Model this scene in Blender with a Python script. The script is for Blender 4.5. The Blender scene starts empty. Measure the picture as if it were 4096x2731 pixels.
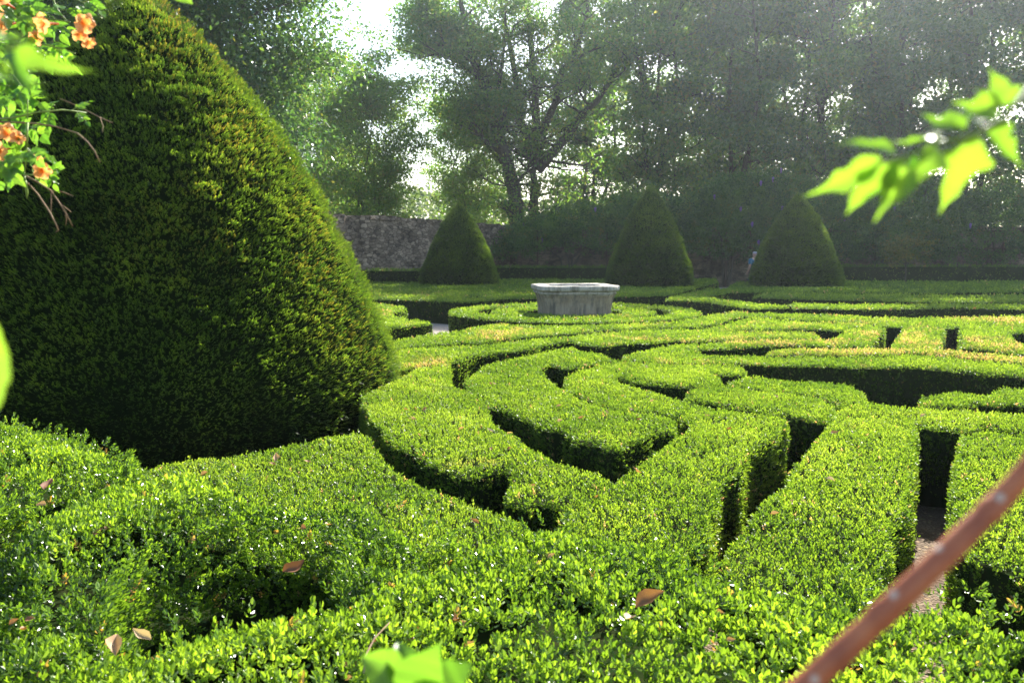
# Box hedge parterre with clipped yew cones, an old stone well head and a walled wood behind.
import bpy, bmesh, math, random
import numpy as np
from mathutils import Vector, Matrix, noise
from mathutils.geometry import tessellate_polygon

rng = np.random.default_rng(11)
random.seed(5)
scene = bpy.context.scene
C = scene.collection
PI = math.pi
CAM_Z = 1.7
PITCH = math.atan(355.5 / 3186.0)
FP = 3186.0                      # focal length in pixels of the 4096 wide photograph

def at(x, y, D):
    """world point seen at photo pixel x, y when it stands D metres ahead"""
    u = 1365.5 - y
    dx = x - 2048.0
    dy = FP * math.cos(PITCH) + u * math.sin(PITCH)
    dz = -FP * math.sin(PITCH) + u * math.cos(PITCH)
    t = D / dy
    return Vector((dx * t, D, CAM_Z + dz * t))

# ------------------------------------------------------------------ tagging
def tag(o, label=None, cat=None, group=None, kind=None):
    if label: o['label'] = label
    if cat: o['category'] = cat
    if group: o['group'] = group
    if kind: o['kind'] = kind
    return o

def empty(name, loc=(0, 0, 0), rz=0, **kw):
    o = bpy.data.objects.new(name, None)
    o.location = loc
    o.rotation_euler = (0, 0, rz)
    o.empty_display_size = .1
    C.objects.link(o)
    return tag(o, **kw)

def link(name, me, parent=None, **kw):
    o = bpy.data.objects.new(name, me)
    C.objects.link(o)
    if parent: o.parent = parent
    return tag(o, **kw)

def copy_tree(o, parent=None):
    c = o.copy()
    C.objects.link(c)
    if parent: c.parent = parent
    for ch in list(o.children):
        copy_tree(ch, c)
    return c

# ------------------------------------------------------------------ numpy noise
_T = rng.random((4, 64, 64))
def vn(x, y, s=1.0, k=0):
    x = np.asarray(x) / s + 100.3 * (k + 1); y = np.asarray(y) / s + 57.7 * (k + 1)
    xi = np.floor(x).astype(int); yi = np.floor(y).astype(int)
    fx = x - xi; fy = y - yi
    fx = fx * fx * (3 - 2 * fx); fy = fy * fy * (3 - 2 * fy)
    T = _T[k % 4]
    a = T[xi % 64, yi % 64]; b = T[(xi + 1) % 64, yi % 64]
    c = T[xi % 64, (yi + 1) % 64]; d = T[(xi + 1) % 64, (yi + 1) % 64]
    return (a * (1 - fx) + b * fx) * (1 - fy) + (c * (1 - fx) + d * fx) * fy

def fbm(x, y, s=1.0, k=0):
    return .55 * vn(x, y, s, k) + .3 * vn(x, y, s / 2.3, k + 1) + .15 * vn(x, y, s / 5.1, k + 2)

_T3 = rng.random((32, 32, 32))
def vn3(p, s=1.0, k=0):
    q = np.asarray(p) / s + 37.3 * (k + 1)
    i = np.floor(q).astype(int); f = q - i; f = f * f * (3 - 2 * f); i = i % 32; j = (i + 1) % 32
    def g(a, b, c): return _T3[a, b, c]
    x0, y0, z0 = i.T; x1, y1, z1 = j.T; fx, fy, fz = f.T
    a = g(x0, y0, z0) * (1 - fx) + g(x1, y0, z0) * fx; b = g(x0, y1, z0) * (1 - fx) + g(x1, y1, z0) * fx
    c = g(x0, y0, z1) * (1 - fx) + g(x1, y0, z1) * fx; d = g(x0, y1, z1) * (1 - fx) + g(x1, y1, z1) * fx
    return (a * (1 - fy) + b * fy) * (1 - fz) + (c * (1 - fy) + d * fy) * fz

def unit(v):
    return v / np.maximum(np.linalg.norm(v, axis=-1, keepdims=True), 1e-9)

# ------------------------------------------------------------------ mesh collector
class MB:
    """collects quads and free faces, then becomes ONE mesh"""
    def __init__(s):
        s.V = []; s.Q = []; s.mi = []; s.tint = []; s.dry = []; s.n = 0
    def add(s, verts, quads, mat=0, tint=None, dry=None, ntri=None):
        verts = np.asarray(verts, float).reshape(-1, 3)
        quads = np.asarray(quads, int).reshape(-1, 4)
        s.V.append(verts); s.Q.append(quads + s.n); s.n += len(verts)
        m = len(quads)
        s.mi.append(np.full(m, mat, dtype=np.int32))
        s.tint.append(np.full(m, .5) if tint is None else np.broadcast_to(tint, (m,)).astype(float))
        s.dry.append(np.zeros(m) if dry is None else np.broadcast_to(dry, (m,)).astype(float))
    def build(s, name, mats, parent=None, smooth=False, **kw):
        V = np.concatenate(s.V); Q = np.concatenate(s.Q)
        # a quad whose last two indices agree is a triangle
        tri = Q[:, 2] == Q[:, 3]
        tot = np.where(tri, 3, 4)
        starts = np.concatenate([[0], np.cumsum(tot)[:-1]])
        mask = np.ones(Q.shape, bool); mask[tri, 3] = False
        idx = Q[mask]
        me = bpy.data.meshes.new(name)
        me.vertices.add(len(V)); me.vertices.foreach_set('co', V.astype(np.float32).ravel())
        me.loops.add(len(idx)); me.loops.foreach_set('vertex_index', idx.astype(np.int32))
        me.polygons.add(len(Q)); me.polygons.foreach_set('loop_start', starts.astype(np.int32))
        for m in (mats if isinstance(mats, (list, tuple)) else [mats]):
            me.materials.append(m)
        me.polygons.foreach_set('material_index', np.concatenate(s.mi))
        me.polygons.foreach_set('use_smooth', np.full(len(Q), smooth))
        me.update(calc_edges=True)
        a = me.attributes.new('tint', 'FLOAT', 'FACE'); a.data.foreach_set('value', np.concatenate(s.tint).astype(np.float32))
        a = me.attributes.new('dry', 'FLOAT', 'FACE'); a.data.foreach_set('value', np.concatenate(s.dry).astype(np.float32))
        me.validate()
        return link(name, me, parent, **kw)
    # --- solid helpers
    def tube(s, pts, rad, sides=6, mat=0, tint=None, cap=True):
        pts = np.asarray([tuple(p) for p in pts], float); n = len(pts)
        rad = np.broadcast_to(rad, (n,)).astype(float)
        T = np.gradient(pts, axis=0); T = unit(T)
        up = np.array([0, 0, 1.]) if abs(T[0][2]) < .9 else np.array([1., 0, 0])
        rings = []
        X = unit(np.cross(T[0], up))
        for i in range(n):
            X = unit(X - T[i] * np.dot(X, T[i])); Y = np.cross(T[i], X)
            a = np.arange(sides) * 2 * PI / sides
            rings.append(pts[i] + rad[i] * (np.cos(a)[:, None] * X + np.sin(a)[:, None] * Y))
        V = np.concatenate(rings); Q = []
        for i in range(n - 1):
            for j in range(sides):
                k = (j + 1) % sides
                Q.append((i * sides + j, i * sides + k, (i + 1) * sides + k, (i + 1) * sides + j))
        if cap:
            V = np.concatenate([V, pts[-1:] + T[-1] * rad[-1] * .5, pts[:1]])
            e = n * sides
            for j in range(sides):
                k = (j + 1) % sides
                Q.append(((n - 1) * sides + j, (n - 1) * sides + k, e, e))
                Q.append((k, j, e + 1, e + 1))
        s.add(V, Q, mat, tint)
    def box(s, c, size, rz=0, mat=0, jit=0.0):
        hx, hy, hz = size[0] / 2, size[1] / 2, size[2] / 2
        V = np.array([(x, y, z) for z in (-hz, hz) for x, y in ((-hx, -hy), (hx, -hy), (hx, hy), (-hx, hy))])
        if jit: V = V + rng.uniform(-jit, jit, V.shape)
        ca, sa = math.cos(rz), math.sin(rz)
        V = np.stack([V[:, 0] * ca - V[:, 1] * sa, V[:, 0] * sa + V[:, 1] * ca, V[:, 2]], 1) + np.array(tuple(c))
        s.add(V, [(0, 3, 2, 1), (4, 5, 6, 7), (0, 1, 5, 4), (1, 2, 6, 5), (2, 3, 7, 6), (3, 0, 4, 7)], mat)

# ------------------------------------------------------------------ leaves
def leaves(mb, base, d, side, L, W, mat=0, tint=None, dry=None, fold=.25, two=False):
    """one leaf per row: a folded kite (one quad) or a folded oval (two quads)"""
    n = len(base)
    if n == 0: return
    d = unit(d); side = unit(side - d * np.sum(side * d, 1, keepdims=True))
    nor = np.cross(side, d)
    L = np.broadcast_to(L, (n,))[:, None]; W = np.broadcast_to(W, (n,))[:, None]
    lift = nor * W * fold
    if two:
        V = np.stack([base,
                      base + d * L * .28 + side * W * .42 + lift,
                      base + d * L * .72 + side * W * .44 + lift,
                      base + d * L - nor * L * .06,
                      base + d * L * .72 - side * W * .44 + lift,
                      base + d * L * .28 - side * W * .42 + lift], 1).reshape(-1, 3)
        o = (np.arange(n) * 6)[:, None]
        Q = np.concatenate([o + np.array([[0, 1, 2, 3]]), o + np.array([[0, 3, 4, 5]])], 1).reshape(-1, 4)
        rep = 2
    else:
        V = np.stack([base, base + d * L * .5 + side * W * .5 + lift, base + d * L, base + d * L * .5 - side * W * .5 + lift], 1).reshape(-1, 3)
        Q = (np.arange(n) * 4)[:, None] + np.array([[0, 1, 2, 3]])
        rep = 1
    t = None if tint is None else np.repeat(np.broadcast_to(tint, (n,)), rep)
    r = None if dry is None else np.repeat(np.broadcast_to(dry, (n,)), rep)
    mb.add(V, Q, mat, t, r)

def sprigs(mb, P, A, L, k, mat=0, tint=None, dry=None, wr=.5, tilt=(.35, 1.0), rise=1.3, two=False, fold=.25):
    """k leaves round a short upright shoot at every P with axis A"""
    n = len(P)
    if n == 0: return
    A = unit(A)
    ref = np.where(np.abs(A[:, 2:3]) < .9, np.array([[0, 0, 1.]]), np.array([[1., 0, 0]]))
    B = unit(np.cross(A, ref)); D = np.cross(A, B)
    L = np.broadcast_to(L, (n,))
    ph0 = rng.random(n) * 2 * PI
    tint = np.broadcast_to(.5 if tint is None else tint, (n,))
    dry = np.broadcast_to(0. if dry is None else dry, (n,))
    for i in range(k):
        ph = ph0 + (i % 2) * PI + (i // 2) * PI / 2 + rng.normal(0, .3, n)
        f = (i // 2 + .5) / max(1, (k / 2))
        ti = tilt[1] + (tilt[0] - tilt[1]) * f + rng.normal(0, .18, n)
        rad = B * np.cos(ph)[:, None] + D * np.sin(ph)[:, None]
        dv = A * np.cos(ti)[:, None] + rad * np.sin(ti)[:, None]
        sd = np.cross(A, rad) + rng.normal(0, .25, (n, 3))
        b = P + A * (L * rise * (f - .5))[:, None]
        LL = L * rng.uniform(.75, 1.15, n)
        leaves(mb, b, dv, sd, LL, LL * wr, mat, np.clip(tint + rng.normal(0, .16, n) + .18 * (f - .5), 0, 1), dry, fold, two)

# ------------------------------------------------------------------ materials
def mat_new(name):
    m = bpy.data.materials.new(name); m.use_nodes = True
    nt = m.node_tree; nt.nodes.clear()
    out = nt.nodes.new('ShaderNodeOutputMaterial')
    return m, nt, out

def N(nt, t, **kw):
    n = nt.nodes.new(t)
    for k, v in kw.items():
        if k.startswith('_'): setattr(n, k[1:], v)
        else: n.inputs[k].default_value = v
    return n

def ramp(nt, src, cols, pos=None):
    r = nt.nodes.new('ShaderNodeValToRGB')
    e = r.color_ramp.elements
    while len(e) < len(cols): e.new(.5)
    for i, c in enumerate(cols):
        e[i].position = (pos[i] if pos else i / (len(cols) - 1)); e[i].color = (*c, 1)
    nt.links.new(src, r.inputs[0])
    return r.outputs[0]

def mixc(nt, fac, a, b, mode='MIX'):
    m = nt.nodes.new('ShaderNodeMix'); m.data_type = 'RGBA'; m.blend_type = mode
    for k, v in ((0, fac), (6, a), (7, b)):
        if hasattr(v, 'links') or hasattr(v, 'is_linked'): nt.links.new(v, m.inputs[k])
        else: m.inputs[k].default_value = v if k == 0 else (*v, 1)
    return m.outputs[2]

def leaf_mat(name, cols, dry, trans=.45, rough=.4, spec=.5, tcol=1.6, tshift=(1.0, 1.0, .45)):
    m, nt, out = mat_new(name)
    t = N(nt, 'ShaderNodeAttribute', _attribute_name='tint'); d = N(nt, 'ShaderNodeAttribute', _attribute_name='dry')
    col = ramp(nt, t.outputs['Fac'], cols)
    col = mixc(nt, d.outputs['Fac'], col, dry)
    p = N(nt, 'ShaderNodeBsdfPrincipled', Roughness=rough)
    p.inputs['Specular IOR Level'].default_value = spec
    nt.links.new(col, p.inputs['Base Color'])
    tc = mixc(nt, 1.0, col, (tcol * tshift[0], tcol * tshift[1], tcol * tshift[2]), 'MULTIPLY')
    tr = N(nt, 'ShaderNodeBsdfTranslucent'); nt.links.new(tc, tr.inputs['Color'])
    mx = N(nt, 'ShaderNodeMixShader', Fac=trans)
    nt.links.new(p.outputs[0], mx.inputs[1]); nt.links.new(tr.outputs[0], mx.inputs[2])
    nt.links.new(mx.outputs[0], out.inputs[0])
    return m

def solid_mat(name, cols, scale=8, rough=.85, bump=.3, spec=.3, coord='Object', detail=6, bscale=None, stretch=(1, 1, 1)):
    m, nt, out = mat_new(name)
    tc = N(nt, 'ShaderNodeTexCoord'); mp = N(nt, 'ShaderNodeMapping'); mp.inputs['Scale'].default_value = stretch
    nt.links.new(tc.outputs[coord], mp.inputs[0])
    n = N(nt, 'ShaderNodeTexNoise', Scale=scale, Detail=detail, Roughness=.6); nt.links.new(mp.outputs[0], n.inputs['Vector'])
    col = ramp(nt, n.outputs['Fac'], cols, [.25 + .5 * i / (len(cols) - 1) for i in range(len(cols))])
    p = N(nt, 'ShaderNodeBsdfPrincipled', Roughness=rough); p.inputs['Specular IOR Level'].default_value = spec
    nt.links.new(col, p.inputs['Base Color'])
    if bump:
        n2 = N(nt, 'ShaderNodeTexNoise', Scale=bscale or scale * 4, Detail=6); nt.links.new(mp.outputs[0], n2.inputs['Vector'])
        b = N(nt, 'ShaderNodeBump', Strength=bump, Distance=.02); nt.links.new(n2.outputs['Fac'], b.inputs['Height'])
        nt.links.new(b.outputs[0], p.inputs['Normal'])
    nt.links.new(p.outputs[0], out.inputs[0])
    return m

M = {}
M['box'] = leaf_mat('box_leaf', [(.035, .080, .008), (.090, .165, .014), (.165, .25, .022), (.27, .35, .05)], (.58, .33, .21), trans=.50, rough=.42, spec=.6, tcol=1.75, tshift=(1.02, 1.0, .5))
M['box_near'] = leaf_mat('box_leaf_near', [(.035, .080, .018), (.090, .172, .020), (.16, .26, .030), (.28, .40, .05)], (.40, .22, .10), trans=.45, rough=.26, spec=.6, tcol=1.9, tshift=(1.05, 1, .35))
M['boxcore'] = solid_mat('box_core', [(.006, .013, .004), (.016, .026, .008), (.03, .028, .013)], 20, rough=1, spec=0, bump=0)
M['yew'] = leaf_mat('yew_leaf', [(.018, .045, .008), (.045, .092, .014), (.105, .175, .022), (.22, .28, .035)], (.32, .20, .05), trans=.42, rough=.38, spec=.45, tcol=2.2)
M['yewcore'] = solid_mat('yew_core', [(.004, .008, .003), (.010, .016, .005)], 15, rough=1, spec=0, bump=0)
M['maple'] = leaf_mat('tree_leaf', [(.04, .10, .028), (.075, .15, .035), (.12, .2, .04), (.18, .24, .045)], (.20, .17, .05), trans=.55, rough=.4, spec=.5, tcol=2.4, tshift=(.9, 1, .45))
M['dark'] = leaf_mat('dark_tree_leaf', [(.03, .085, .035), (.055, .12, .042), (.09, .165, .048), (.13, .19, .04)], (.16, .15, .04), trans=.42, rough=.3, spec=.6, tcol=2.0, tshift=(.95, 1, .35))
M['wist'] = leaf_mat('wisteria_leaf', [(.02, .055, .012), (.04, .10, .018), (.07, .145, .025), (.11, .19, .03)], (.22, .16, .03), trans=.38, rough=.45, tcol=1.8)
M['yellowleaf'] = leaf_mat('yellow_leaf', [(.05, .075, .012), (.10, .12, .018), (.15, .15, .02), (.2, .17, .02)], (.2, .14, .03), trans=.4, rough=.5, tcol=1.6)
M['vine'] = leaf_mat('vine_leaf', [(.035, .10, .014), (.07, .17, .022), (.12, .24, .030), (.18, .31, .04)], (.34, .16, .04), trans=.5, rough=.35, tcol=1.9)
M['hill'] = leaf_mat('far_leaf', [(.06, .10, .03), (.09, .14, .04), (.12, .17, .05), (.16, .2, .06)], (.2, .15, .05), trans=.4, rough=.6, tcol=1.6)
M['bark'] = solid_mat('bark', [(.035, .028, .02), (.075, .062, .045), (.12, .10, .07)], 9, bump=.8, stretch=(1, 1, .25))
M['twig'] = solid_mat('twig_bark', [(.16, .09, .05), (.28, .2, .12)], 30, bump=.2)
M['greenstem'] = solid_mat('green_stem', [(.12, .2, .03), (.2, .28, .05)], 30, bump=.1, rough=.5)
HEDGE_OUTLINES={
'near_left':[(-2.38,4.13),(-2,4.13),(-1.82,4.31),(-1.57,4.42),(-1.37,4.66),(-1.14,4.93),(-0.99,4.98),(-1.05,5.06),(-0.97,5.04),(-0.92,4.97),(-0.83,4.64),(-0.78,4.59),(-0.73,4.39),(-0.66,4.27),(-0.59,4.07),(-0.51,4.02),(-0.47,3.9),(-0.39,3.83),(-0.32,3.73),(-0.25,3.68),(-0.18,3.54),(-0.09,3.47),(-0.02,3.4),(0.07,3.27),(0.15,3.04),(0.09,2.75),(-0.3,2.64),(-0.67,2.75),(-1.27,3.13),(-2.04,3.62)],
'heart':[(-1.24,6.42),(-1.12,6.85),(-1.02,7.43),(-0.94,7.91),(-0.65,8.12),(-0.56,7),(-0.52,6.85),(-0.42,6.7),(-0.31,6.42),(-0.2,5.86),(-0.17,5.57),(-0.11,5.28),(-0.03,5.04),(0.04,4.76),(-0.03,5.1),(0.04,4.8),(0.1,4.63),(0.19,4.41),(0.17,4.49),(0.25,4.27),(0.34,4.17),(0.38,4.12),(0.46,4.05),(0.49,3.99),(0.52,3.89),(0.54,3.96),(0.59,4.07),(0.65,4.15),(0.76,4.39),(0.86,4.57),(0.96,4.77),(1.05,4.93),(1.21,5.24),(1.2,5.42),(1.22,5.64),(1.34,6.21),(1.4,6.07),(1.45,5.89),(1.57,5.8),(1.7,5.68),(1.65,5.67),(1.73,5.59),(1.84,5.55),(1.91,5.52),(1.9,5.4),(1.79,5.17),(1.72,5.05),(1.59,4.84),(1.49,4.73),(1.37,4.55),(1.31,4.39),(1.24,4.2),(1.19,4.1),(1.1,4.01),(1.04,3.92),(0.99,3.74),(0.93,3.56),(0.87,3.4),(0.82,3.27),(0.75,3.07),(0.6,2.84),(0.33,2.84),(0.2,2.99),(0.22,3.36),(0.22,3.46),(0.26,3.56),(0.2,3.56),(0.16,3.6),(0.1,3.66),(0.08,3.53),(0.02,3.61),(-0.03,3.58),(-0.02,3.79),(0.01,3.96),(-0.01,4.18),(-0.08,4.18),(-0.14,4.11),(-0.2,4.05),(-0.26,4.05),(-0.31,4.13),(-0.38,4.2),(-0.45,4.3),(-0.56,4.55),(-0.65,4.63),(-0.73,4.82),(-0.8,4.95),(-0.85,5.17),(-0.96,5.39)],
'petal':[(0.29,7.93),(0.3,7.43),(0.39,6.93),(0.43,6.66),(0.49,6.52),(0.54,6.25),(0.62,6.05),(0.73,5.8),(0.81,5.72),(0.91,5.67),(1,5.62),(1.1,5.57),(1.14,5.42),(1.07,5.17),(1.08,5.17),(1.04,5.02),(1.01,5.12),(0.9,5.06),(0.84,4.91),(0.74,4.8),(0.65,4.65),(0.6,4.61),(0.55,4.65),(0.52,4.8),(0.44,4.82),(0.39,4.86),(0.35,5.07),(0.3,5.15),(0.22,5.17),(0.16,5.38),(0.09,5.51),(0.06,5.59),(-0.01,5.75),(-0.09,5.86),(-0.19,5.92),(-0.28,6.22),(-0.36,6.59),(-0.41,7.05),(-0.41,7.43),(-0.34,7.71),(-0.29,8.14),(-0.17,8.36),(-0.01,8.63),(0.16,8.75)],
'band':[(0.1,8.66),(0.2,9),(0.38,9.23),(0.54,9.49),(0.72,9.63),(0.7,9.76),(0.76,9.46),(0.87,9.23),(1.06,8.94),(1.05,8.63),(1.17,8.45),(1.17,8.36),(1,8.43),(0.83,8.28),(0.67,8.03),(0.53,7.96),(0.4,8.2),(0.47,8.28),(0.35,8.14),(0.27,7.99),(0.15,8.28)],
'scroll':[(0.59,7.66),(0.67,7.83),(0.8,7.96),(0.98,8.28),(1.16,8.28),(1.37,8.26),(1.55,8.22),(1.76,8.2),(2.05,8.17),(2.36,8.14),(2.33,7.91),(2.23,7.57),(2.1,7.52),(2,7.59),(1.92,7.74),(1.94,7.41),(1.89,7.13),(1.77,6.83),(1.66,6.76),(1.55,6.87),(1.42,6.89),(1.27,6.97),(1.17,7.02),(1.09,7.19),(1,7.32),(0.95,7.24),(0.94,7.05),(1,6.85),(1.12,6.68),(1.18,6.61),(1.23,6.49),(1.27,6.3),(1.33,6.2),(1.21,5.64),(1.11,5.61),(1.01,5.64),(0.92,5.72),(0.79,5.76),(0.74,5.89),(0.64,6.13),(0.56,6.42),(0.47,6.56),(0.47,6.85),(0.51,7.34)],
'scroll_lower':[(1.39,6.25),(1.44,6.45),(1.52,6.66),(1.7,6.77),(1.85,6.83),(2,6.77),(1.91,6.76),(2.02,6.63),(2.19,6.53),(2.33,6.39),(2.45,6.29),(2.46,6.07),(2.41,5.84),(2.29,5.57),(2.19,5.42),(2.15,5.38),(2.11,5.42),(2.06,5.48),(2.03,5.59),(1.95,5.64),(1.88,5.68),(1.81,5.76),(1.73,5.9),(1.64,5.96),(1.59,6.08),(1.48,6.2),(1.63,6.01),(1.53,6.16),(1.45,6.21)],
'lobe':[(1.92,7.01),(2.11,7.26),(2.26,7.41),(2.41,7.22),(2.56,7.11),(2.79,7.13),(2.98,7.03),(2.95,6.74),(2.9,6.49),(2.78,6.2),(2.79,6.1),(2.71,5.92),(2.52,5.92),(2.47,5.95),(2.51,6.13),(2.49,6.38),(2.35,6.46),(2.21,6.58),(2.12,6.68),(1.97,6.82)],
'long_arm':[(2.2,5.41),(2.32,5.67),(2.47,5.9),(2.63,5.97),(2.79,6.02),(2.88,5.95),(2.81,6),(2.85,5.91),(2.98,5.86),(3.14,5.8),(3.29,5.74),(3.46,5.72),(3.67,5.62),(4.1,5.44),(3.65,4.82),(3.3,5.04),(3.23,5.18),(3.18,5.25),(3.03,5.13),(2.94,5.1),(2.92,5.18),(2.78,5.22),(2.74,5.33),(2.66,5.17),(2.56,4.95),(2.44,4.73),(2.35,4.57),(2.26,4.38),(2.12,4.12),(2,3.89),(1.92,3.75),(1.78,3.5),(1.68,3.33),(1.61,3.26),(1.45,2.98),(1.28,2.69),(1.12,2.43),(0.94,2.5),(0.75,2.68),(0.8,2.92),(0.83,2.98),(0.89,3.12),(0.94,3.17),(0.99,3.19),(1,3.16),(1.03,3.18),(1.14,3.18),(1.16,3.21),(1.12,3.22),(1.04,3.21),(1.01,3.27),(1.03,3.35),(1.1,3.47),(1.14,3.57),(1.21,3.64),(1.27,3.76),(1.34,3.8),(1.41,3.95),(1.47,4.07),(1.54,4.22),(1.58,4.32),(1.63,4.35),(1.68,4.49),(1.79,4.65),(1.96,4.98),(2.07,5.13)],
'far_right_block':[(2.89,5),(2.96,5.05),(3.06,5.1),(3.16,5.02),(3.25,4.95),(3.63,4.73),(2.05,2.45),(1.93,2.69),(1.85,2.77),(1.84,2.83),(1.81,2.88),(1.79,2.93),(1.75,2.95),(1.78,3.06),(1.86,3.22),(1.98,3.46),(2.05,3.56),(2.11,3.68),(2.27,3.96),(2.35,4.12),(2.45,4.29),(2.6,4.53),(2.81,4.88)],
'right_small':[(3.15,6.05),(3.22,6.18),(3.32,6.33),(3.48,6.44),(3.69,6.6),(3.79,6.51),(3.76,6.37),(3.89,6.39),(4.07,6.64),(4.24,6.8),(4.37,6.71),(5.01,6.64),(4.44,5.87),(3.92,6.02),(3.85,6.11),(3.64,6.02),(3.58,6.08),(3.4,5.96),(3.3,5.99),(3.21,5.99),(3.14,5.94)],
'long_front':[(1.21,8.66),(1.29,8.94),(1.47,9.27),(1.77,9.68),(2.05,10.02),(2.34,10.07),(2.23,9.56),(2.18,9.04),(2.25,8.96),(2.4,8.89),(2.57,8.93),(2.83,8.85),(2.83,8.77),(3.17,8.81),(3.5,8.77),(3.8,8.72),(4.1,8.74),(3.98,8.64),(4.46,8.85),(4.6,8.69),(4.79,8.6),(4.89,8.42),(5.05,8.36),(5.2,8),(5.71,7.4),(5.18,6.71),(4.84,7.44),(4.69,7.53),(4.5,7.67),(4.38,7.82),(4.16,8.03),(4,8.11),(3.67,8.04),(3.28,8.18),(3.59,8.02),(3.27,8.18),(2.95,8.18),(2.69,8.26),(2.43,8.31),(2.27,8.4),(2.09,8.31),(1.78,8.31),(1.49,8.38),(1.28,8.45)],
'brown_band':[(2.87,8.99),(3.02,9.28),(3.14,9.45),(3.44,9.51),(3.81,9.55),(4.32,9.51),(4.48,9.48),(4.53,9.48),(4.57,9.54),(5.09,9.41),(5.14,9.36),(5.29,9.34),(5.27,9.22),(5.46,9.06),(5.66,8.73),(6.18,8.03),(5.81,7.53),(5.35,8.25),(5.18,8.6),(5.03,8.67),(4.93,8.85),(4.74,8.96),(4.59,9.13),(4.27,8.94),(4.1,8.89),(4.22,9),(3.91,8.97),(3.6,9.03),(3.26,9.05),(3.01,9),(2.88,8.92)],
'upper_branch':[(2.33,10.04),(2.53,10.11),(2.75,10.22),(2.9,10.34),(3,10.3),(3.3,10.47),(3.6,10.55),(3.79,10.49),(4.08,10.46),(4.18,10.49),(4.37,10.69),(4.75,11.42),(5.3,12.2),(5.76,12.25),(5.39,11.48),(4.97,10.79),(4.62,10.17),(4.4,9.69),(4.03,9.84),(3.71,9.95),(3.43,10),(3.23,9.95),(3.01,9.84),(2.89,9.76),(2.67,9.63),(2.4,9.56),(2.23,9.53)],
'crossbar':[(6.12,12.39),(6.71,12.29),(6.36,11.65),(5.89,10.84),(5.45,10.05),(5.09,9.41),(4.55,9.51),(4.92,10.21),(5.17,10.65),(5.67,11.54)],
'crossbar_right':[(6.94,12.29),(8.09,12.54),(9.55,12.46),(6.34,8.24),(5.84,9.02),(5.77,9.43),(5.68,9.58),(5.55,9.73),(5.86,10.3),(6.59,11.65)],
'crossbar_right_hole':[(7.14,11.39),(7.52,11.65),(7.83,11.61),(6.67,9.81),(6.43,9.93),(6.42,10.05),(6.8,10.74)],
'ring_inner':[(-1.49,9.15),(-1.14,9.65),(-0.8,9.82),(-0.64,9.93),(-0.36,9.85),(-0.15,10.21),(0.32,10.64),(0.81,10.92),(0.94,11.12),(1.51,11.53),(1.94,11.7),(2.45,12),(2.78,11.91),(3.21,12.4),(3.58,12.97),(4.09,13.83),(4.49,13.98),(4.62,13.53),(4.78,13.32),(5.29,13.02),(5.65,12.96),(5.79,12.4),(5.72,12.25),(5.3,12.2),(4.9,11.74),(4.68,12.11),(4.18,11.97),(3.55,11.99),(3.35,11.97),(3.28,11.74),(3.43,11.57),(3.73,11.53),(4.01,11.48),(4.31,11.38),(4.3,11.11),(4.2,10.77),(4.12,10.58),(3.86,10.69),(3.67,10.77),(3.37,10.69),(3.07,10.55),(2.8,10.4),(2.84,10.55),(2.4,10.36),(2.11,10.52),(1.81,10.22),(1.63,10.27),(1.4,10.11),(1.21,9.94),(1.07,9.88),(0.91,10.04),(0.81,10.24),(0.78,10.41),(0.49,10.14),(0.33,9.82),(0.16,9.49),(-0.02,9.31),(-0.18,9.18),(-0.33,9.04),(-0.47,8.87),(-0.51,8.6),(-0.66,8.39),(-0.65,8.14),(-0.94,7.93),(-1.25,7.71)],
'ring_outer':[(-1.75,10.11),(-1.58,10.48),(-1.25,11.1),(-0.73,11.73),(-0.54,12.31),(-0.19,12.87),(0.14,12.68),(0.92,12.43),(1.06,12.48),(1.89,12.81),(2.65,13.22),(3.23,13.96),(3.65,14.61),(4.05,15.11),(4.23,15.47),(4.43,15.47),(4.6,15.1),(5.11,14.95),(5.44,14.74),(5.8,14.64),(6.17,14.24),(6.53,13.89),(7.01,13.62),(7.17,13.91),(7.93,13.94),(8.25,14.19),(8.76,14.16),(9.4,14.59),(11.21,14.66),(9.57,12.49),(8.12,12.59),(6.97,12.34),(6.73,12.29),(6.11,12.44),(5.92,12.59),(5.9,12.8),(5.93,12.7),(5.79,13.3),(5.45,13.41),(4.92,13.73),(4.82,14.11),(4.66,14.5),(4.25,14.37),(3.96,14.2),(3.34,12.92),(2.9,12.4),(2.54,12.45),(2.01,12.16),(1.56,11.95),(0.97,11.51),(0.84,11.34),(0.33,11.08),(-0.15,10.62),(-0.38,10.27),(-0.66,10.21),(-0.82,10.14),(-1.16,9.88),(-1.62,9.37)],
'left_quarter':[(-3.97,17.73),(-3.02,17.63),(-2.77,17.56),(-2.28,16.85),(-2.18,16.45),(-2.2,15.74),(-2.32,15.43),(-2.18,14.49),(-1.84,13.82),(-1.56,13.47),(-1.34,13.19),(-1.3,12.96),(-1.47,12.7),(-1.64,12.58),(-1.9,12.18),(-1.97,11.97),(-2.62,11.65)],
'back_left_front':[(-5.45,22.01),(-3.78,21.66),(-2.43,21.04),(-1.63,20.46),(-1.01,20.28),(-0.29,21.37),(0.67,21.66),(2.92,22.94),(3.83,23.5),(4.31,23.8),(4.71,24.4),(6.64,30.15),(7.68,32.71),(8.83,34.47),(8.02,31.12),(4.92,23.33),(4.16,21.55),(3.9,21.55),(3.48,21.31),(2.65,20.85),(0.63,20.33),(-0.27,20.03),(-0.93,18.7),(-1.5,18.84),(-2.25,19.46),(-2.73,19.54),(-3.48,19.95),(-5.1,20.59)],
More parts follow.
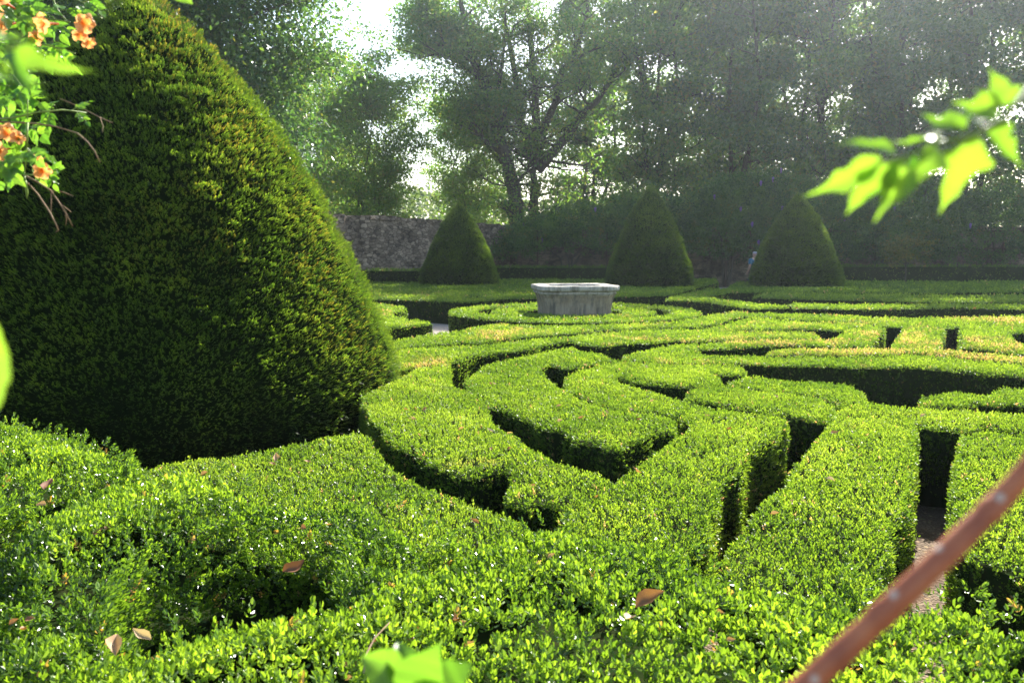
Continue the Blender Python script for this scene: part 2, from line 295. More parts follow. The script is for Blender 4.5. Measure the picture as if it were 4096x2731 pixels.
'back_right_front':[(3.7,19.37),(4.04,20.27),(4.54,21.5),(5.32,23.22),(6.15,24.91),(6.91,25.04),(6.57,23.68),(5.62,21.89),(4.95,20.71),(5.02,19.37),(5.36,18.51),(5.48,17.82),(6,16.58),(6.23,17.99),(7.62,17.54),(8.56,17.64),(10.03,17.88),(11.24,17.47),(14.83,17.4),(13.59,15.94),(10.54,16.37),(9.41,16.76),(8.02,16.52),(7.12,16.37),(5.83,16.82),(5.06,16.44),(4.83,17.39),(4.61,18.61),(4.17,19.18)],
}
FORE_OUTLINES={
'fore_left':[(-3.35,4.8),(-2.77,4.52),(-2.54,4.38),(-2.27,4.17),(-2.04,3.97),(-1.8,3.69),(-1.67,3.45),(-1.73,3.35),(-1.85,3.27),(-1.94,3.2),(-1.96,3.07),(-1.96,2.77)],
'fore_mid':[(-1.87,2.99),(-1.91,3.16),(-1.83,3.25),(-1.73,3.34),(-1.64,3.4),(-1.51,3.58),(-1.37,3.56),(-1.22,3.45),(-1.04,3.23),(-0.79,3.17),(-0.57,3.19),(-0.43,3.07),(-0.27,2.79),(-0.19,2.6),(-0.28,2.48),(-0.46,2.5),(-0.56,2.56),(-0.64,2.75),(-0.78,2.8),(-0.93,2.8),(-1.07,2.77),(-1.09,2.68),(-1.15,2.59),(-1.23,2.51),(-1.2,2.42),(-1.18,2.29),(-1.15,2.15),(-1.13,2.09),(-1.21,2.06),(-1.47,2.05),(-1.9,2.68),(-1.86,2.89)],
'fore_front':[(-1.46,2.04),(-1.2,2.05),(-1.12,2.07),(-1.05,1.97),(-0.97,1.92),(-0.93,1.94),(-0.87,2.01),(-0.81,2.07),(-0.71,2.12),(-0.61,2.16),(-0.53,2.23),(-0.53,2.46),(-0.45,2.48),(-0.28,2.46),(-0.19,2.58),(-0.15,2.68),(-0.04,2.77),(0.06,2.85),(0.16,2.85),(0.35,2.69),(0.48,2.64),(0.61,2.54),(0.63,2.41),(0.76,2.38),(0.84,2.31),(0.95,2.3),(1.01,2.35),(1.05,2.35),(1.04,2.25),(1.02,2.14),(1.1,2.14),(1.21,2.21),(1.28,2.22),(1.35,2.24),(1.34,2.18),(1.29,2.08),(1.32,2.07),(1.42,2.12),(1.58,2.14),(0.87,1.08),(0,1.03),(-0.87,1.08)],
}
# ------------------------------------------------------------------ ground
def gravel_mat(name, cols, litter):
    m, nt, out = mat_new(name)
    tc = N(nt, 'ShaderNodeTexCoord')
    n = N(nt, 'ShaderNodeTexNoise', Scale=2.0, Detail=10, Roughness=.75); nt.links.new(tc.outputs['Object'], n.inputs['Vector'])
    v = N(nt, 'ShaderNodeTexVoronoi', Scale=70.); nt.links.new(tc.outputs['Object'], v.inputs['Vector'])
    c1 = ramp(nt, n.outputs['Fac'], cols, [.3, .5, .7])
    c2 = ramp(nt, v.outputs['Color'], [(.55, .5, .45), (1.15, 1.1, 1.05)])
    col = mixc(nt, .8, c1, c2, 'MULTIPLY')
    v2 = N(nt, 'ShaderNodeTexVoronoi', Scale=26.); nt.links.new(tc.outputs['Object'], v2.inputs['Vector'])
    msk = ramp(nt, v2.outputs['Distance'], [(1, 1, 1), (0, 0, 0)], [.22, .3])
    mm = N(nt, 'ShaderNodeMath', _operation='MULTIPLY'); nt.links.new(msk, mm.inputs[0]); mm.inputs[1].default_value = litter
    lc = ramp(nt, v2.outputs['Color'], [(.28, .16, .07), (.4, .3, .17), (.12, .16, .05)])
    col = mixc(nt, mm.outputs[0], col, lc)
    p = N(nt, 'ShaderNodeBsdfPrincipled', Roughness=.95); p.inputs['Specular IOR Level'].default_value = .2
    nt.links.new(col, p.inputs['Base Color'])
    b = N(nt, 'ShaderNodeBump', Strength=.7, Distance=.02); nt.links.new(v.outputs['Distance'], b.inputs['Height']); nt.links.new(b.outputs[0], p.inputs['Normal'])
    nt.links.new(p.outputs[0], out.inputs[0])
    return m
M['soil'] = gravel_mat('soil', [(.10, .075, .05), (.17, .13, .09), (.25, .2, .14)], .8)
M['gravel'] = gravel_mat('gravel', [(.34, .30, .25), (.44, .39, .33), (.5, .46, .4)], .08)
M['meadow'] = solid_mat('meadow', [(.05, .09, .02), (.09, .13, .03), (.14, .15, .05)], .3, bump=.2)

def sheet(name, pts, z, mat, **kw):
    me = bpy.data.meshes.new(name)
    me.from_pydata([(x, y, z) for x, y in pts], [], [list(range(len(pts)))])
    me.materials.append(mat); me.update()
    return link(name, me, **kw)

# gently uneven ground: one sheet out to the horizon
g = MB(); xs = np.concatenate([[-950, -400, -100], np.linspace(-45, 70, 60), [120, 400, 1150]]); ys = np.concatenate([[-11, -10, -5], np.linspace(0, 60, 50), [90, 200, 800, 1450]])
X, Y = np.meshgrid(xs, ys); Z = np.where((Y > 44), 0, 0) * 1.0
V = np.stack([X.ravel(), Y.ravel(), Z.ravel()], 1); w = len(xs)
Q = [(j * w + i, j * w + i + 1, (j + 1) * w + i + 1, (j + 1) * w + i) for j in range(len(ys) - 1) for i in range(w - 1)]
g.add(V, Q); g.build('ground', M['soil'], kind='structure')
sheet('gravel_path', [(-12, 13.2), (-3, 12.4), (3, 12.2), (8, 13.2), (30, 13.6), (30, 17.5), (9, 17.2), (4.6, 19.5), (8.2, 26), (10.5, 35), (30, 34.5), (30, 38), (-2, 39.5), (-7, 38), (-9, 34.4), (8.6, 34), (5.5, 25), (3.6, 20.4), (-12, 20.2)], .004, M['gravel'], kind='structure')

# ------------------------------------------------------------------ hedges
def chaikin(loop, n=1):
    for _ in range(n):
        out = []
        m = len(loop)
        for i in range(m):
            a = loop[i]; b = loop[(i + 1) % m]
            l = math.hypot(a[0] - b[0], a[1] - b[1])
            if l < .04:
                out.append(((a[0] + b[0]) / 2, (a[1] + b[1]) / 2)); continue
            q = min(.25, .06 / l) if l > .24 else .25
            out.append((a[0] * (1 - q) + b[0] * q, a[1] * (1 - q) + b[1] * q))
            out.append((a[0] * q + b[0] * (1 - q), a[1] * q + b[1] * (1 - q)))
        loop = out
    return loop

def inside(px, py, loops):
    r = np.zeros(len(px), bool)
    for lp in loops:
        n = len(lp)
        for i in range(n):
            x0, y0 = lp[i]; x1, y1 = lp[(i + 1) % n]
            if y0 == y1: continue
            c = ((y0 > py) != (y1 > py))
            r ^= c & (px < (x1 - x0) * (py - y0) / (y1 - y0) + x0)
    return r

def edge_dist(px, py, loops, lim=.2):
    d = np.full(len(px), lim)
    for lp in loops:
        n = len(lp)
        for i in range(n):
            ax, ay = lp[i]; bx, by = lp[(i + 1) % n]
            m = (px > min(ax, bx) - lim) & (px < max(ax, bx) + lim) & (py > min(ay, by) - lim) & (py < max(ay, by) + lim)
            if not m.any(): continue
            ux, uy = bx - ax, by - ay; l2 = ux * ux + uy * uy + 1e-9
            t = np.clip(((px[m] - ax) * ux + (py[m] - ay) * uy) / l2, 0, 1)
            d[m] = np.minimum(d[m], np.hypot(px[m] - ax - t * ux, py[m] - ay - t * uy))
    return d

def area(lp):
    return sum(lp[i][0] * lp[(i + 1) % len(lp)][1] - lp[(i + 1) % len(lp)][0] * lp[i][1] for i in range(len(lp))) / 2

def leaf_len(D):
    return np.maximum(.0135, .0020 * D)

def hedge(name, loops, label, h=.55, dryness=0.0, group='clipped box hedges of the parterre', cat='hedge', fluffy=False, tintoff=0.0, dens=1.0, wav=.013, drop=.12):
    loops = [chaikin(lp, 1) for lp in loops]
    fixed = []
    for i, lp in enumerate(loops):
        a = area(lp)
        if (i == 0 and a < 0) or (i > 0 and a > 0): lp = lp[::-1]
        fixed.append(lp)
    loops = fixed
    allp = np.array([p for lp in loops for p in lp])
    x0, y0 = allp.min(0); x1, y1 = allp.max(0)
    mb = MB()
    cz = h - (.36 if fluffy else .035)
    # dark woody core: top and walls
    V3 = [[Vector((p[0], p[1], 0)) for p in lp] for lp in loops]
    tris = tessellate_polygon(V3)
    flat = [(v.x, v.y, cz) for lp in V3 for v in lp]
    mb.add(flat, [(t[0], t[1], t[2], t[2]) for t in tris], 1)
    for lp in loops:
        n = len(lp)
        cen = [(p[0], p[1], z) for z in (0, cz) for p in lp]
        mb.add(cen, [(i, (i + 1) % n, n + (i + 1) % n, n + i) for i in range(n)], 1)
    # ---- leaves on the top, cell by cell with a density that suits the distance
    cs = .4
    gx = np.arange(x0, x1 + cs, cs); gy = np.arange(y0, y1 + cs, cs)
    CX, CY = np.meshgrid(gx, gy); CX = CX.ravel(); CY = CY.ravel()
    dist = np.hypot(CX + cs / 2, CY + cs / 2)
    Lc = leaf_len(dist) * (1.38 if fluffy else 1)
    k = 8 if fluffy else 5
    den = dens * (4.8 if fluffy else 2.7) / (Lc ** 2) / k
    az = np.abs(np.arctan2(CX + cs / 2, np.maximum(CY + cs / 2, .01)))
    den = np.where(az > math.radians(44), den * .25, den)
    cnt = rng.poisson(den * cs * cs)
    ci = np.repeat(np.arange(len(CX)), cnt)
    px = CX[ci] + rng.random(len(ci)) * cs; py = CY[ci] + rng.random(len(ci)) * cs
    ok = inside(px, py, loops)
    px, py, L = px[ok], py[ok], Lc[ci][ok]
    L = L * rng.uniform(.8, 1.2, len(L))
    ed = edge_dist(px, py, loops, .3 if fluffy else .07)
    keep = ed > (L * .35 if fluffy else L * .75 * (L > .0175))
    px, py, L, ed = px[keep], py[keep], L[keep], ed[keep]
    und = (fbm(px, py, .16, 1) - .5) * 2 * wav + (vn(px, py, .9, 2) - .5) * .025
    if fluffy: und = und + (fbm(px, py, .5, 0) - .5) * .06
    und = und - ((drop * (1 - ed / .3) ** 2) if fluffy else (.03 * (1 - ed / .07) ** 2)) * np.where(np.isfinite(ed), 1, 0)
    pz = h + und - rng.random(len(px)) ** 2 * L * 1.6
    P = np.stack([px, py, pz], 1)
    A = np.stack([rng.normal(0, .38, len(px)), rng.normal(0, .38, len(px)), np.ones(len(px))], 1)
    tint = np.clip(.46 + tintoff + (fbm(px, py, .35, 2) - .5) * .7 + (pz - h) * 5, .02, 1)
    dn = vn(px, py, .8, 3) * .6 + vn(px, py, .22, 1) * .4
    dry = np.clip((dn - (1.03 - dryness)) * 3.5, 0, 1) * np.where(rng.random(len(px)) < .62, rng.uniform(.3, 1, len(px)), .0)
    few = rng.random(len(px)) < .005; dry = np.where(few, .7, dry)
    dry = np.clip(dry, 0, .9)
    if fluffy:
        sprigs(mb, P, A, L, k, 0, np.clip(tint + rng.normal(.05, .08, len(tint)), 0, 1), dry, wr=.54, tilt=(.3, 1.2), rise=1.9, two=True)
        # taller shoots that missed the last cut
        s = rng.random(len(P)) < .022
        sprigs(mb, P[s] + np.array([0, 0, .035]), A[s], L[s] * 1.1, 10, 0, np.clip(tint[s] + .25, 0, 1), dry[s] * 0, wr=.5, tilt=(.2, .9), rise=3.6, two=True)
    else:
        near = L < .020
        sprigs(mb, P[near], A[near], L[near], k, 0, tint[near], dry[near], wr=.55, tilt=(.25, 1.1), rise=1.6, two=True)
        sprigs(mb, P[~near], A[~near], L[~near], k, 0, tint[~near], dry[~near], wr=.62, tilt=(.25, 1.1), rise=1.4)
        s = rng.random(len(P)) < .004
        sprigs(mb, P[s] + np.array([0, 0, .02]), A[s], L[s] * 1.2, 6, 0, np.clip(tint[s] + .3, 0, 1), 0., wr=.5, tilt=(.2, .8), rise=2.6)
    # ---- walls
    PX = []; PY = []; PZ = []; NX = []; NY = []; LL = []
    for lp in loops:
        n = len(lp)
        for i in range(n):
            ax, ay = lp[i]; bx, by = lp[(i + 1) % n]
            l = math.hypot(bx - ax, by - ay)
            if l < 1e-4: continue
            nx, ny = (by - ay) / l, -(bx - ax) / l
            mx, my = (ax + bx) / 2, (ay + by) / 2
            D = math.hypot(mx, my)
            facing = -(nx * mx + ny * my) / D
            Ls = float(leaf_len(np.array(D))) * (1.3 if fluffy else 1)
            dd = dens * (4. if fluffy else 2.4) / Ls ** 2 / k * (1 if facing > -.15 else .22)
            if abs(math.atan2(mx, max(my, .01))) > math.radians(44): dd *= .25
            c = rng.poisson(dd * l * h)
            t = rng.random(c)
            PX.append(ax + (bx - ax) * t); PY.append(ay + (by - ay) * t); PZ.append(rng.random(c) ** .85 * h)
            NX.append(np.full(c, nx)); NY.append(np.full(c, ny)); LL.append(np.full(c, Ls))
    px, py, pz, nx, ny, L = [np.concatenate(a) for a in (PX, PY, PZ, NX, NY, LL)]
    L = L * rng.uniform(.8, 1.2, len(L))
    s_al = px * -ny + py * nx
    off = (fbm(s_al * 1.0, pz * .45, .12, 2) - .42) * .05 - (1 - np.clip(pz / .14, 0, 1)) * .05 + rng.normal(0, .006, len(px)) - (0 if fluffy else L * .7 * (L > .0175))
    off = np.where(pz > h - .05, off - (pz - h + .05) * .4, off)
    P = np.stack([px + nx * off, py + ny * off, pz], 1)
    A = np.stack([nx * .8, ny * .8, np.full(len(px), .75)], 1) + rng.normal(0, .35, (len(px), 3))
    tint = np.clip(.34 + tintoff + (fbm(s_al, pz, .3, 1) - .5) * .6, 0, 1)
    dry = np.where(rng.random(len(px)) < .02, .7, 0)
    bare = (pz < .13) & (rng.random(len(px)) < .6)
    P, A, L, tint, dry = P[~bare], A[~bare], L[~bare], tint[~bare], dry[~bare]
    if fluffy:
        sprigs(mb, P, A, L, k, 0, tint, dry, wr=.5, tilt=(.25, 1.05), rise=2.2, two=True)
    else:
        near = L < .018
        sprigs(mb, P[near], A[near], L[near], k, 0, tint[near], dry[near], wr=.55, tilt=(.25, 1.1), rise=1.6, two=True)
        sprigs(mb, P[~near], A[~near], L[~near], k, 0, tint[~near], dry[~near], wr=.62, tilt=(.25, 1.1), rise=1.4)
    o = mb.build(name, [M['box_near'] if fluffy else M['box'], M['boxcore']], label=label, cat=cat, group=group)
    return o

HO = HEDGE_OUTLINES
GP = 'clipped box hedges of the parterre'
nm = 'box_hedge'
hedge(nm, [HO['near_left']], 'bright smooth box hedge filling the corner below the big yew cone', tintoff=.06)
hedge(nm, [HO['heart']], 'broad box hedge bent in a sharp V with a flank of dark upright ribs', dryness=.22, tintoff=.04)
hedge(nm, [HO['petal']], 'leaf shaped box hedge pointing into the V of the broad hedge', tintoff=.0)
hedge(nm, [HO['band']], 'short curved box hedge closing the top of the leaf shaped hedge')
hedge(nm, [HO['scroll']], 'rounded box scroll with two fingers reaching right above the V shaped hedge', tintoff=.02)
hedge(nm, [HO['scroll_lower']], 'box scroll running right from its blunt tip to the long straight hedge')
hedge(nm, [HO['lobe']], 'small oval box lobe in front of the long dark hedge wall')
hedge(nm, [HO['long_arm']], 'wide straight box hedge left of the open trench with an arm across its far end', dryness=.28, tintoff=.06)
hedge(nm, [HO['far_right_block']], 'box hedge block right of the open trench behind the red vine stem', dryness=.25, tintoff=.05)
hedge(nm, [HO['right_small']], 'low ragged box lobe behind the cross arm at the right edge', tintoff=-.02)
hedge(nm, [HO['long_front']], 'long box hedge whose tall shaded side spans the right half', tintoff=.02, dryness=.3)
hedge(nm, [HO['brown_band']], 'scorched brown strip of box behind the long shaded hedge', dryness=.76)
hedge(nm, [HO['upper_branch']], 'box hedge browning towards the first dark square opening', dryness=.56)
hedge(nm, [HO['crossbar']], 'brown topped box bridge between the two dark square openings', dryness=.68)
hedge(nm, [HO['crossbar_right'], HO['crossbar_right_hole']], 'box hedge right of both dark square openings with a notch', dryness=.5)
hedge(nm, [HO['ring_inner']], 'inner ring of box hedge sweeping round to a finger on the right', dryness=.42)
hedge(nm, [HO['ring_outer']], 'outer ring of box hedge next to the gravel before the well', dryness=.5)
hedge(nm, [HO['left_quarter']], 'stepped box hedge end between the big cone and the gravel', dryness=.4)
hedge(nm, [HO['back_left_front']], 'box border behind the well running off along the path', dryness=.25)
hedge(nm, [HO['back_right_front']], 'front box border of the far right quarter', dryness=.25)

# the round bed about the well: two rings parted by a groove with bridges
WX, WY = 1.22, 15.72
def arc(cx, cy, r, a0, a1, n):
    return [(cx + r * math.cos(a0 + (a1 - a0) * i / n), cy + r * math.sin(a0 + (a1 - a0) * i / n)) for i in range(n + 1)]
def ringloops(cx, cy, r0, r1, n=40):
    return [arc(cx, cy, r1, 0, 2 * PI, n)[:-1], arc(cx, cy, r0, 0, 2 * PI, n)[:-1]]
hedge(nm, ringloops(WX, WY, 1.92, 2.46), 'outer circle of box hedge round the stone well', h=.55, dryness=.25)
hedge(nm, ringloops(WX, WY, .98, 1.62), 'inner circle of box hedge at the foot of the stone well', h=.54, dryness=.3)

# far quarters: inner scrolls laid as curved strips with sunken grooves
def strip(x0f, x1f, y0, y1, amp=.25, per=3.1, ph=0., n=26):
    lo = []; hi = []
    for i in range(n + 1):
        t = i / n
        xa = x0f(y0) + (x1f(y0) - x0f(y0)) * t; xb = x0f(y1) + (x1f(y1) - x0f(y1)) * t
        lo.append((xa, y0 + amp * math.sin(xa * per * .3 + ph))); hi.append((xb, y1 + amp * math.sin(xb * per * .3 + ph + .5)))
    return lo + hi[::-1]
bl = lambda y: 3.3 + (y - 20.5) * .40
left = lambda y: -6.6 + (y - 20) * .05
def slots(x0, x1, y, w, amp, per, ph, gaps):
    out = []; w = w * 1.7
    for a, b in gaps:
        xa, xb = x0 + (x1 - x0) * a, x0 + (x1 - x0) * b
        up = [(xa + (xb - xa) * i / 6, y + amp * math.sin((xa + (xb - xa) * i / 6) * per * .3 + ph)) for i in range(7)]
        out.append([(p[0], p[1]) for p in up] + [(p[0], p[1] + w) for p in up[::-1]])
    return out
hedge(nm, [strip(left, bl, 21.3, 24.2, .15)] + slots(-5, 3, 22.6, .35, .15, 3, 1, [(.05, .2), (.3, .42), (.5, .75), (.83, .97)]), 'sunlit grooved box field left of and behind the well', dryness=.3)
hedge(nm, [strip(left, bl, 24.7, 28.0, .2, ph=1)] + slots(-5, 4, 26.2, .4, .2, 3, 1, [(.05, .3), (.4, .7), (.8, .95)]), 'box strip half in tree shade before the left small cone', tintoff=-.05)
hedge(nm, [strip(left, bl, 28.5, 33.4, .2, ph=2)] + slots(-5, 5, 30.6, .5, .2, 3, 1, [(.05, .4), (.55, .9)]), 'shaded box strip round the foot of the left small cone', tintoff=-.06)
br = lambda y: 5.3 + (y - 20.6) * .33
rt = lambda y: 24. + (y - 18) * .3
hedge(nm, [[(6.2, 20.6), (9, 19.2), (13, 18.6), (17, 18.3), (26, 18.2), (26, 21.3), (18, 21.3), (12, 21.4), (7.2, 22.6)]] + slots(8.5, 17, 19.9, .35, .15, 3, 1, [(.04, .14), (.2, .42), (.55, .63), (.72, .86)]) + slots(9.5, 17, 20.8, .3, .1, 3, 0, [(.1, .4), (.55, .8)]), 'sunlit box field at the far right with short dark slots', dryness=.25)
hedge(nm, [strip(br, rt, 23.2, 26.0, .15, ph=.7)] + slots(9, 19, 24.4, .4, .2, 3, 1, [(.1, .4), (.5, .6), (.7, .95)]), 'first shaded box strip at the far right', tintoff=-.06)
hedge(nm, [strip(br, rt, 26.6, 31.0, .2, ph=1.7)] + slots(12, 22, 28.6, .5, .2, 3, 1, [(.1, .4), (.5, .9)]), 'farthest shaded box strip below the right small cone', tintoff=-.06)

# the foreground hedge, taller and ready for its next cut
FO = FORE_OUTLINES
gf = 'tall shaggy box hedges in the foreground'
hedge(nm, [FO['fore_left']], 'shaggy large leaved box clump in the left foreground below the big cone', h=.75, fluffy=True, group=gf, wav=.03)
hedge(nm, [FO['fore_mid']], 'shaggy box hedge behind the dark hollow in the left foreground', h=.75, fluffy=True, group=gf, wav=.03, tintoff=-.04, drop=.30)
hedge(nm, [FO['fore_front']], 'large leaved box hedge filling the bottom of the view', h=.75, fluffy=True, group=gf, wav=.035)

# ------------------------------------------------------------------ yew cones
def yew_cone(name, prof, sprays, L, seed_front=True, tipfuzz=0.0, drymul=1.0):
    """prof: (radius, height) from the tip down"""
    prof = np.array(prof)
    seg = np.diff(prof, axis=0); ln = np.hypot(seg[:, 0], seg[:, 1])
    rm = (prof[1:, 0] + prof[:-1, 0]) / 2
    w = ln * np.maximum(rm, .02); w = w / w.sum()
    si = rng.choice(len(seg), sprays, p=w); t = rng.random(sprays)
    r = prof[si, 0] + seg[si, 0] * t; z = prof[si, 1] + seg[si, 1] * t
    th = rng.random(sprays) * 2 * PI
    nr = -seg[si, 1] / ln[si]; nz = seg[si, 0] / ln[si]
    # smooth the facet normals a little along the profile
    S3 = np.stack([r * np.cos(th), r * np.sin(th), z], 1)
    bump = (vn3(S3 * np.array([1, 1, 1.6]), .22, 1) - .5) * .07 + (vn3(S3 * np.array([1, 1, 1.8]), .07, 2) - .5) * (.10 if L < .03 else .06) + (vn3(S3, .6, 3) - .5) * .06
    depth = rng.random(sprays) ** 2 * (.045 if L < .03 else .03)
    rr = r + (bump - depth) * nr; zz = z + (bump - depth) * nz
    P = np.stack([rr * np.cos(th), rr * np.sin(th), np.maximum(zz, .02)], 1)
    out = np.stack([nr * np.cos(th), nr * np.sin(th), nz], 1)
    tan = np.stack([-np.sin(th), np.cos(th), np.zeros(sprays)], 1)
    A = unit(out + rng.normal(0, .28, (sprays, 3)) + np.array([0, 0, .25]))
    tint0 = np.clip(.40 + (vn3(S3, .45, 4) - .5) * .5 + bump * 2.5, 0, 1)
    up = np.clip(z / prof[0, 1], 0, 1)
    dry0 = np.clip((vn3(S3, .8, 5) * .7 + vn3(S3, .2, 6) * .3 - .52 + .12 * up) * 3.0, 0, 1) * (rng.random(sprays) < .30) * drymul * np.clip(.3 + .8 * np.cos(th - .35), .1, 1) * np.clip(.35 + up, 0, 1)
    mb = MB()
    # inner mass
    ns = 40
    ring = np.arange(ns) * 2 * PI / ns
    V = np.concatenate([np.stack([max(p[0] - .06, .005) * np.cos(ring), max(p[0] - .06, .005) * np.sin(ring), np.full(ns, p[1] - (.06 if i < 2 else 0))], 1) for i, p in enumerate(prof)])
    Q = [(i * ns + j, (i + 1) * ns + j, (i + 1) * ns + (j + 1) % ns, i * ns + (j + 1) % ns) for i in range(len(prof) - 1) for j in range(ns)]
    mb.add(V, Q, 1)
    k = 7
    tw = unit(tan + rng.normal(0, .35, (sprays, 3)))
    for i in range(k):
        f = i / (k - 1)
        sgn = 1 if i % 2 else -1
        ang = (0.85 - .7 * f) * sgn + rng.normal(0, .12, sprays)
        d = A * np.cos(ang)[:, None] + tw * np.sin(ang)[:, None]
        nrm = np.cross(A, tw)
        sd = np.cross(d, nrm) + rng.normal(0, .2, (sprays, 3))
        b = P + A * (L * (1.5 * f - .6))[..., None] if np.ndim(L) else P + A * (L * (1.5 * f - .6))
        LL = L * rng.uniform(.7, 1.2, sprays)
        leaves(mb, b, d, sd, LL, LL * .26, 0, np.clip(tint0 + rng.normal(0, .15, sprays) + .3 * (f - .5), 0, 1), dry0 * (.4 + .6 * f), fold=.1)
    if tipfuzz:
        m = int(sprays * tipfuzz)
        s = rng.choice(sprays, m, p=(up ** 5) / (up ** 5).sum())
        sprigs(mb, P[s], np.stack([out[s, 0] * .4, out[s, 1] * .4, np.ones(m)], 1), L * 1.1, 5, 0, .8, 0., wr=.25, tilt=(.1, .5), rise=2.6)
    return mb.build(name, [M['yew'], M['yewcore']])

BIG = [(.02, 3.96), (.10, 3.93), (.16, 3.89), (.26, 3.80), (.44, 3.64), (.66, 3.42), (.87, 3.15), (1.096, 2.869), (1.238, 2.64), (1.393, 2.394), (1.538, 2.145), (1.638, 1.889), (1.851, 1.45), (2.01, 1.117), (2.149, .783), (2.206, .487), (2.19, .25), (2.03, .06)]
big = yew_cone('yew_cone', BIG, 120000, .019)
big.location = (-3.262, 7.304, 0)
tag(big, 'huge clipped yew cone towering at the left, its right flank browned by the sun', 'topiary')
SM = [(.01, 3.98), (.05, 3.90), (.16, 3.74), (.36, 3.45), (.57, 3.12), (.87, 2.5), (1.13, 1.89), (1.36, 1.27), (1.46, .77), (1.42, .52), (1.25, .05)]
sm = yew_cone('yew_cone', SM, 42000, .045, tipfuzz=.02, drymul=.08)
gy = 'small yew cones at the back'
sm.location = (4.70, 27.4, 0)
tag(sm, 'clipped yew cone behind the stone well, middle of the three small ones', 'topiary', gy)
c2 = sm.copy(); C.objects.link(c2); c2.location = (-1.9, 28.9, 0); c2.scale = (.96, .96, .875); c2.rotation_euler.z = 1.3
tag(c2, 'darkest small yew cone in front of the grey stone wall', 'topiary', gy)
c4 = sm.copy(); C.objects.link(c4); c4.location = (9.75, 27.5, 0); c4.scale = (1.04, 1.04, .93); c4.rotation_euler.z = 3.9
tag(c4, 'small yew cone with a ragged tip, right of the walking person', 'topiary', gy)
# ------------------------------------------------------------------ tall hedges along the walls
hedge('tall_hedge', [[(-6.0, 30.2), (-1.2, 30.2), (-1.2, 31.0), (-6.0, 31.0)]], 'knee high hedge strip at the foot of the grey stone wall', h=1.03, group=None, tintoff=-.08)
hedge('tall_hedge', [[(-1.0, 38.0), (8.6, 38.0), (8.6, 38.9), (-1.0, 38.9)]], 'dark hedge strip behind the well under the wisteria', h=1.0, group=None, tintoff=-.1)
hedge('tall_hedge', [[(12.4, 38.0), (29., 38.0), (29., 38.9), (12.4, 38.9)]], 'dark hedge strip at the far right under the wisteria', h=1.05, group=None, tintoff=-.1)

# ------------------------------------------------------------------ stone well head
def stone_mat(name, base, stain, scale=5):
    m, nt, out = mat_new(name)
    tc = N(nt, 'ShaderNodeTexCoord')
    n = N(nt, 'ShaderNodeTexNoise', Scale=scale, Detail=9, Roughness=.7); nt.links.new(tc.outputs['Object'], n.inputs['Vector'])
    c = ramp(nt, n.outputs['Fac'], base, [.3, .5, .7])
    mp = N(nt, 'ShaderNodeMapping'); mp.inputs['Scale'].default_value = (6, 6, .8); nt.links.new(tc.outputs['Object'], mp.inputs[0])
    n2 = N(nt, 'ShaderNodeTexNoise', Scale=1.6, Detail=7, Roughness=.7); nt.links.new(mp.outputs[0], n2.inputs['Vector'])
    f = ramp(nt, n2.outputs['Fac'], [(0, 0, 0), (1, 1, 1)], [.45, .62])
    c = mixc(nt, f, c, stain)
    p = N(nt, 'ShaderNodeBsdfPrincipled', Roughness=.9); p.inputs['Specular IOR Level'].default_value = .25
    nt.links.new(c, p.inputs['Base Color'])
    n3 = N(nt, 'ShaderNodeTexNoise', Scale=scale * 7, Detail=8); nt.links.new(tc.outputs['Object'], n3.inputs['Vector'])
    b = N(nt, 'ShaderNodeBump', Strength=.8, Distance=.012); nt.links.new(n3.outputs['Fac'], b.inputs['Height']); nt.links.new(b.outputs[0], p.inputs['Normal'])
    nt.links.new(p.outputs[0], out.inputs[0])
    return m
M['wellstone'] = stone_mat('well_stone', [(.26, .20, .13), (.36, .29, .2), (.42, .36, .27)], (.15, .13, .105))
M['rimstone'] = stone_mat('rim_stone', [(.36, .33, .27), (.5, .46, .39), (.6, .56, .5)], (.20, .18, .14), 9)
M['darkin'] = solid_mat('well_inside', [(.03, .028, .025), (.06, .055, .05)], 6)

def chamfered(hw, ch, n=9, rough=0.0, seed=0):
    """plan of the well head: a square with broad chamfered corners, n points per side"""
    c = [(hw - ch, -hw), (hw, -hw + ch), (hw, hw - ch), (hw - ch, hw), (-hw + ch, hw), (-hw, hw - ch), (-hw, -hw + ch), (-hw + ch, -hw)]
    out = []
    for i in range(8):
        a, b = c[i], c[(i + 1) % 8]
        for j in range(n):
            out.append((a[0] + (b[0] - a[0]) * j / n, a[1] + (b[1] - a[1]) * j / n))
    return np.array(out)

def loft(name, levels, mat, parent, rough=.006, closed_top=False, **kw):
    mb = MB(); V = []
    n = None
    for hw, ch, z in levels:
        c = chamfered(hw, ch); n = len(c)
        r = 1 + (vn(c[:, 0] * 7 + z * 9, c[:, 1] * 7, .6, 1) - .5) * rough * 2 + rng.normal(0, rough * .3, n)
        V.append(np.stack([c[:, 0] * r, c[:, 1] * r, z + (vn(c[:, 0] * 5, c[:, 1] * 5 + z, .5, 2) - .5) * rough * 1.2], 1))
    V = np.concatenate(V); Q = []
    for i in range(len(levels) - 1):
        for j in range(n):
            k = (j + 1) % n
            Q.append((i * n + j, i * n + k, (i + 1) * n + k, (i + 1) * n + j))
    mb.add(V, Q)
    return mb.build(name, mat, parent, smooth=False, **kw)
well = empty('stone_well', (WX, WY, 0), math.radians(7), label='low grey stone well head with a worn moulded rim inside the round box bed', cat='well')
well.scale = (.885, .885, 1.0)
loft('basin', [(.745, .17, 0), (.735, .17, .2), (.72, .17, .45), (.725, .17, .62), (.74, .17, .74), (.765, .18, .84), (.78, .18, .872), (.782, .18, .90)], M['wellstone'], well, .008)
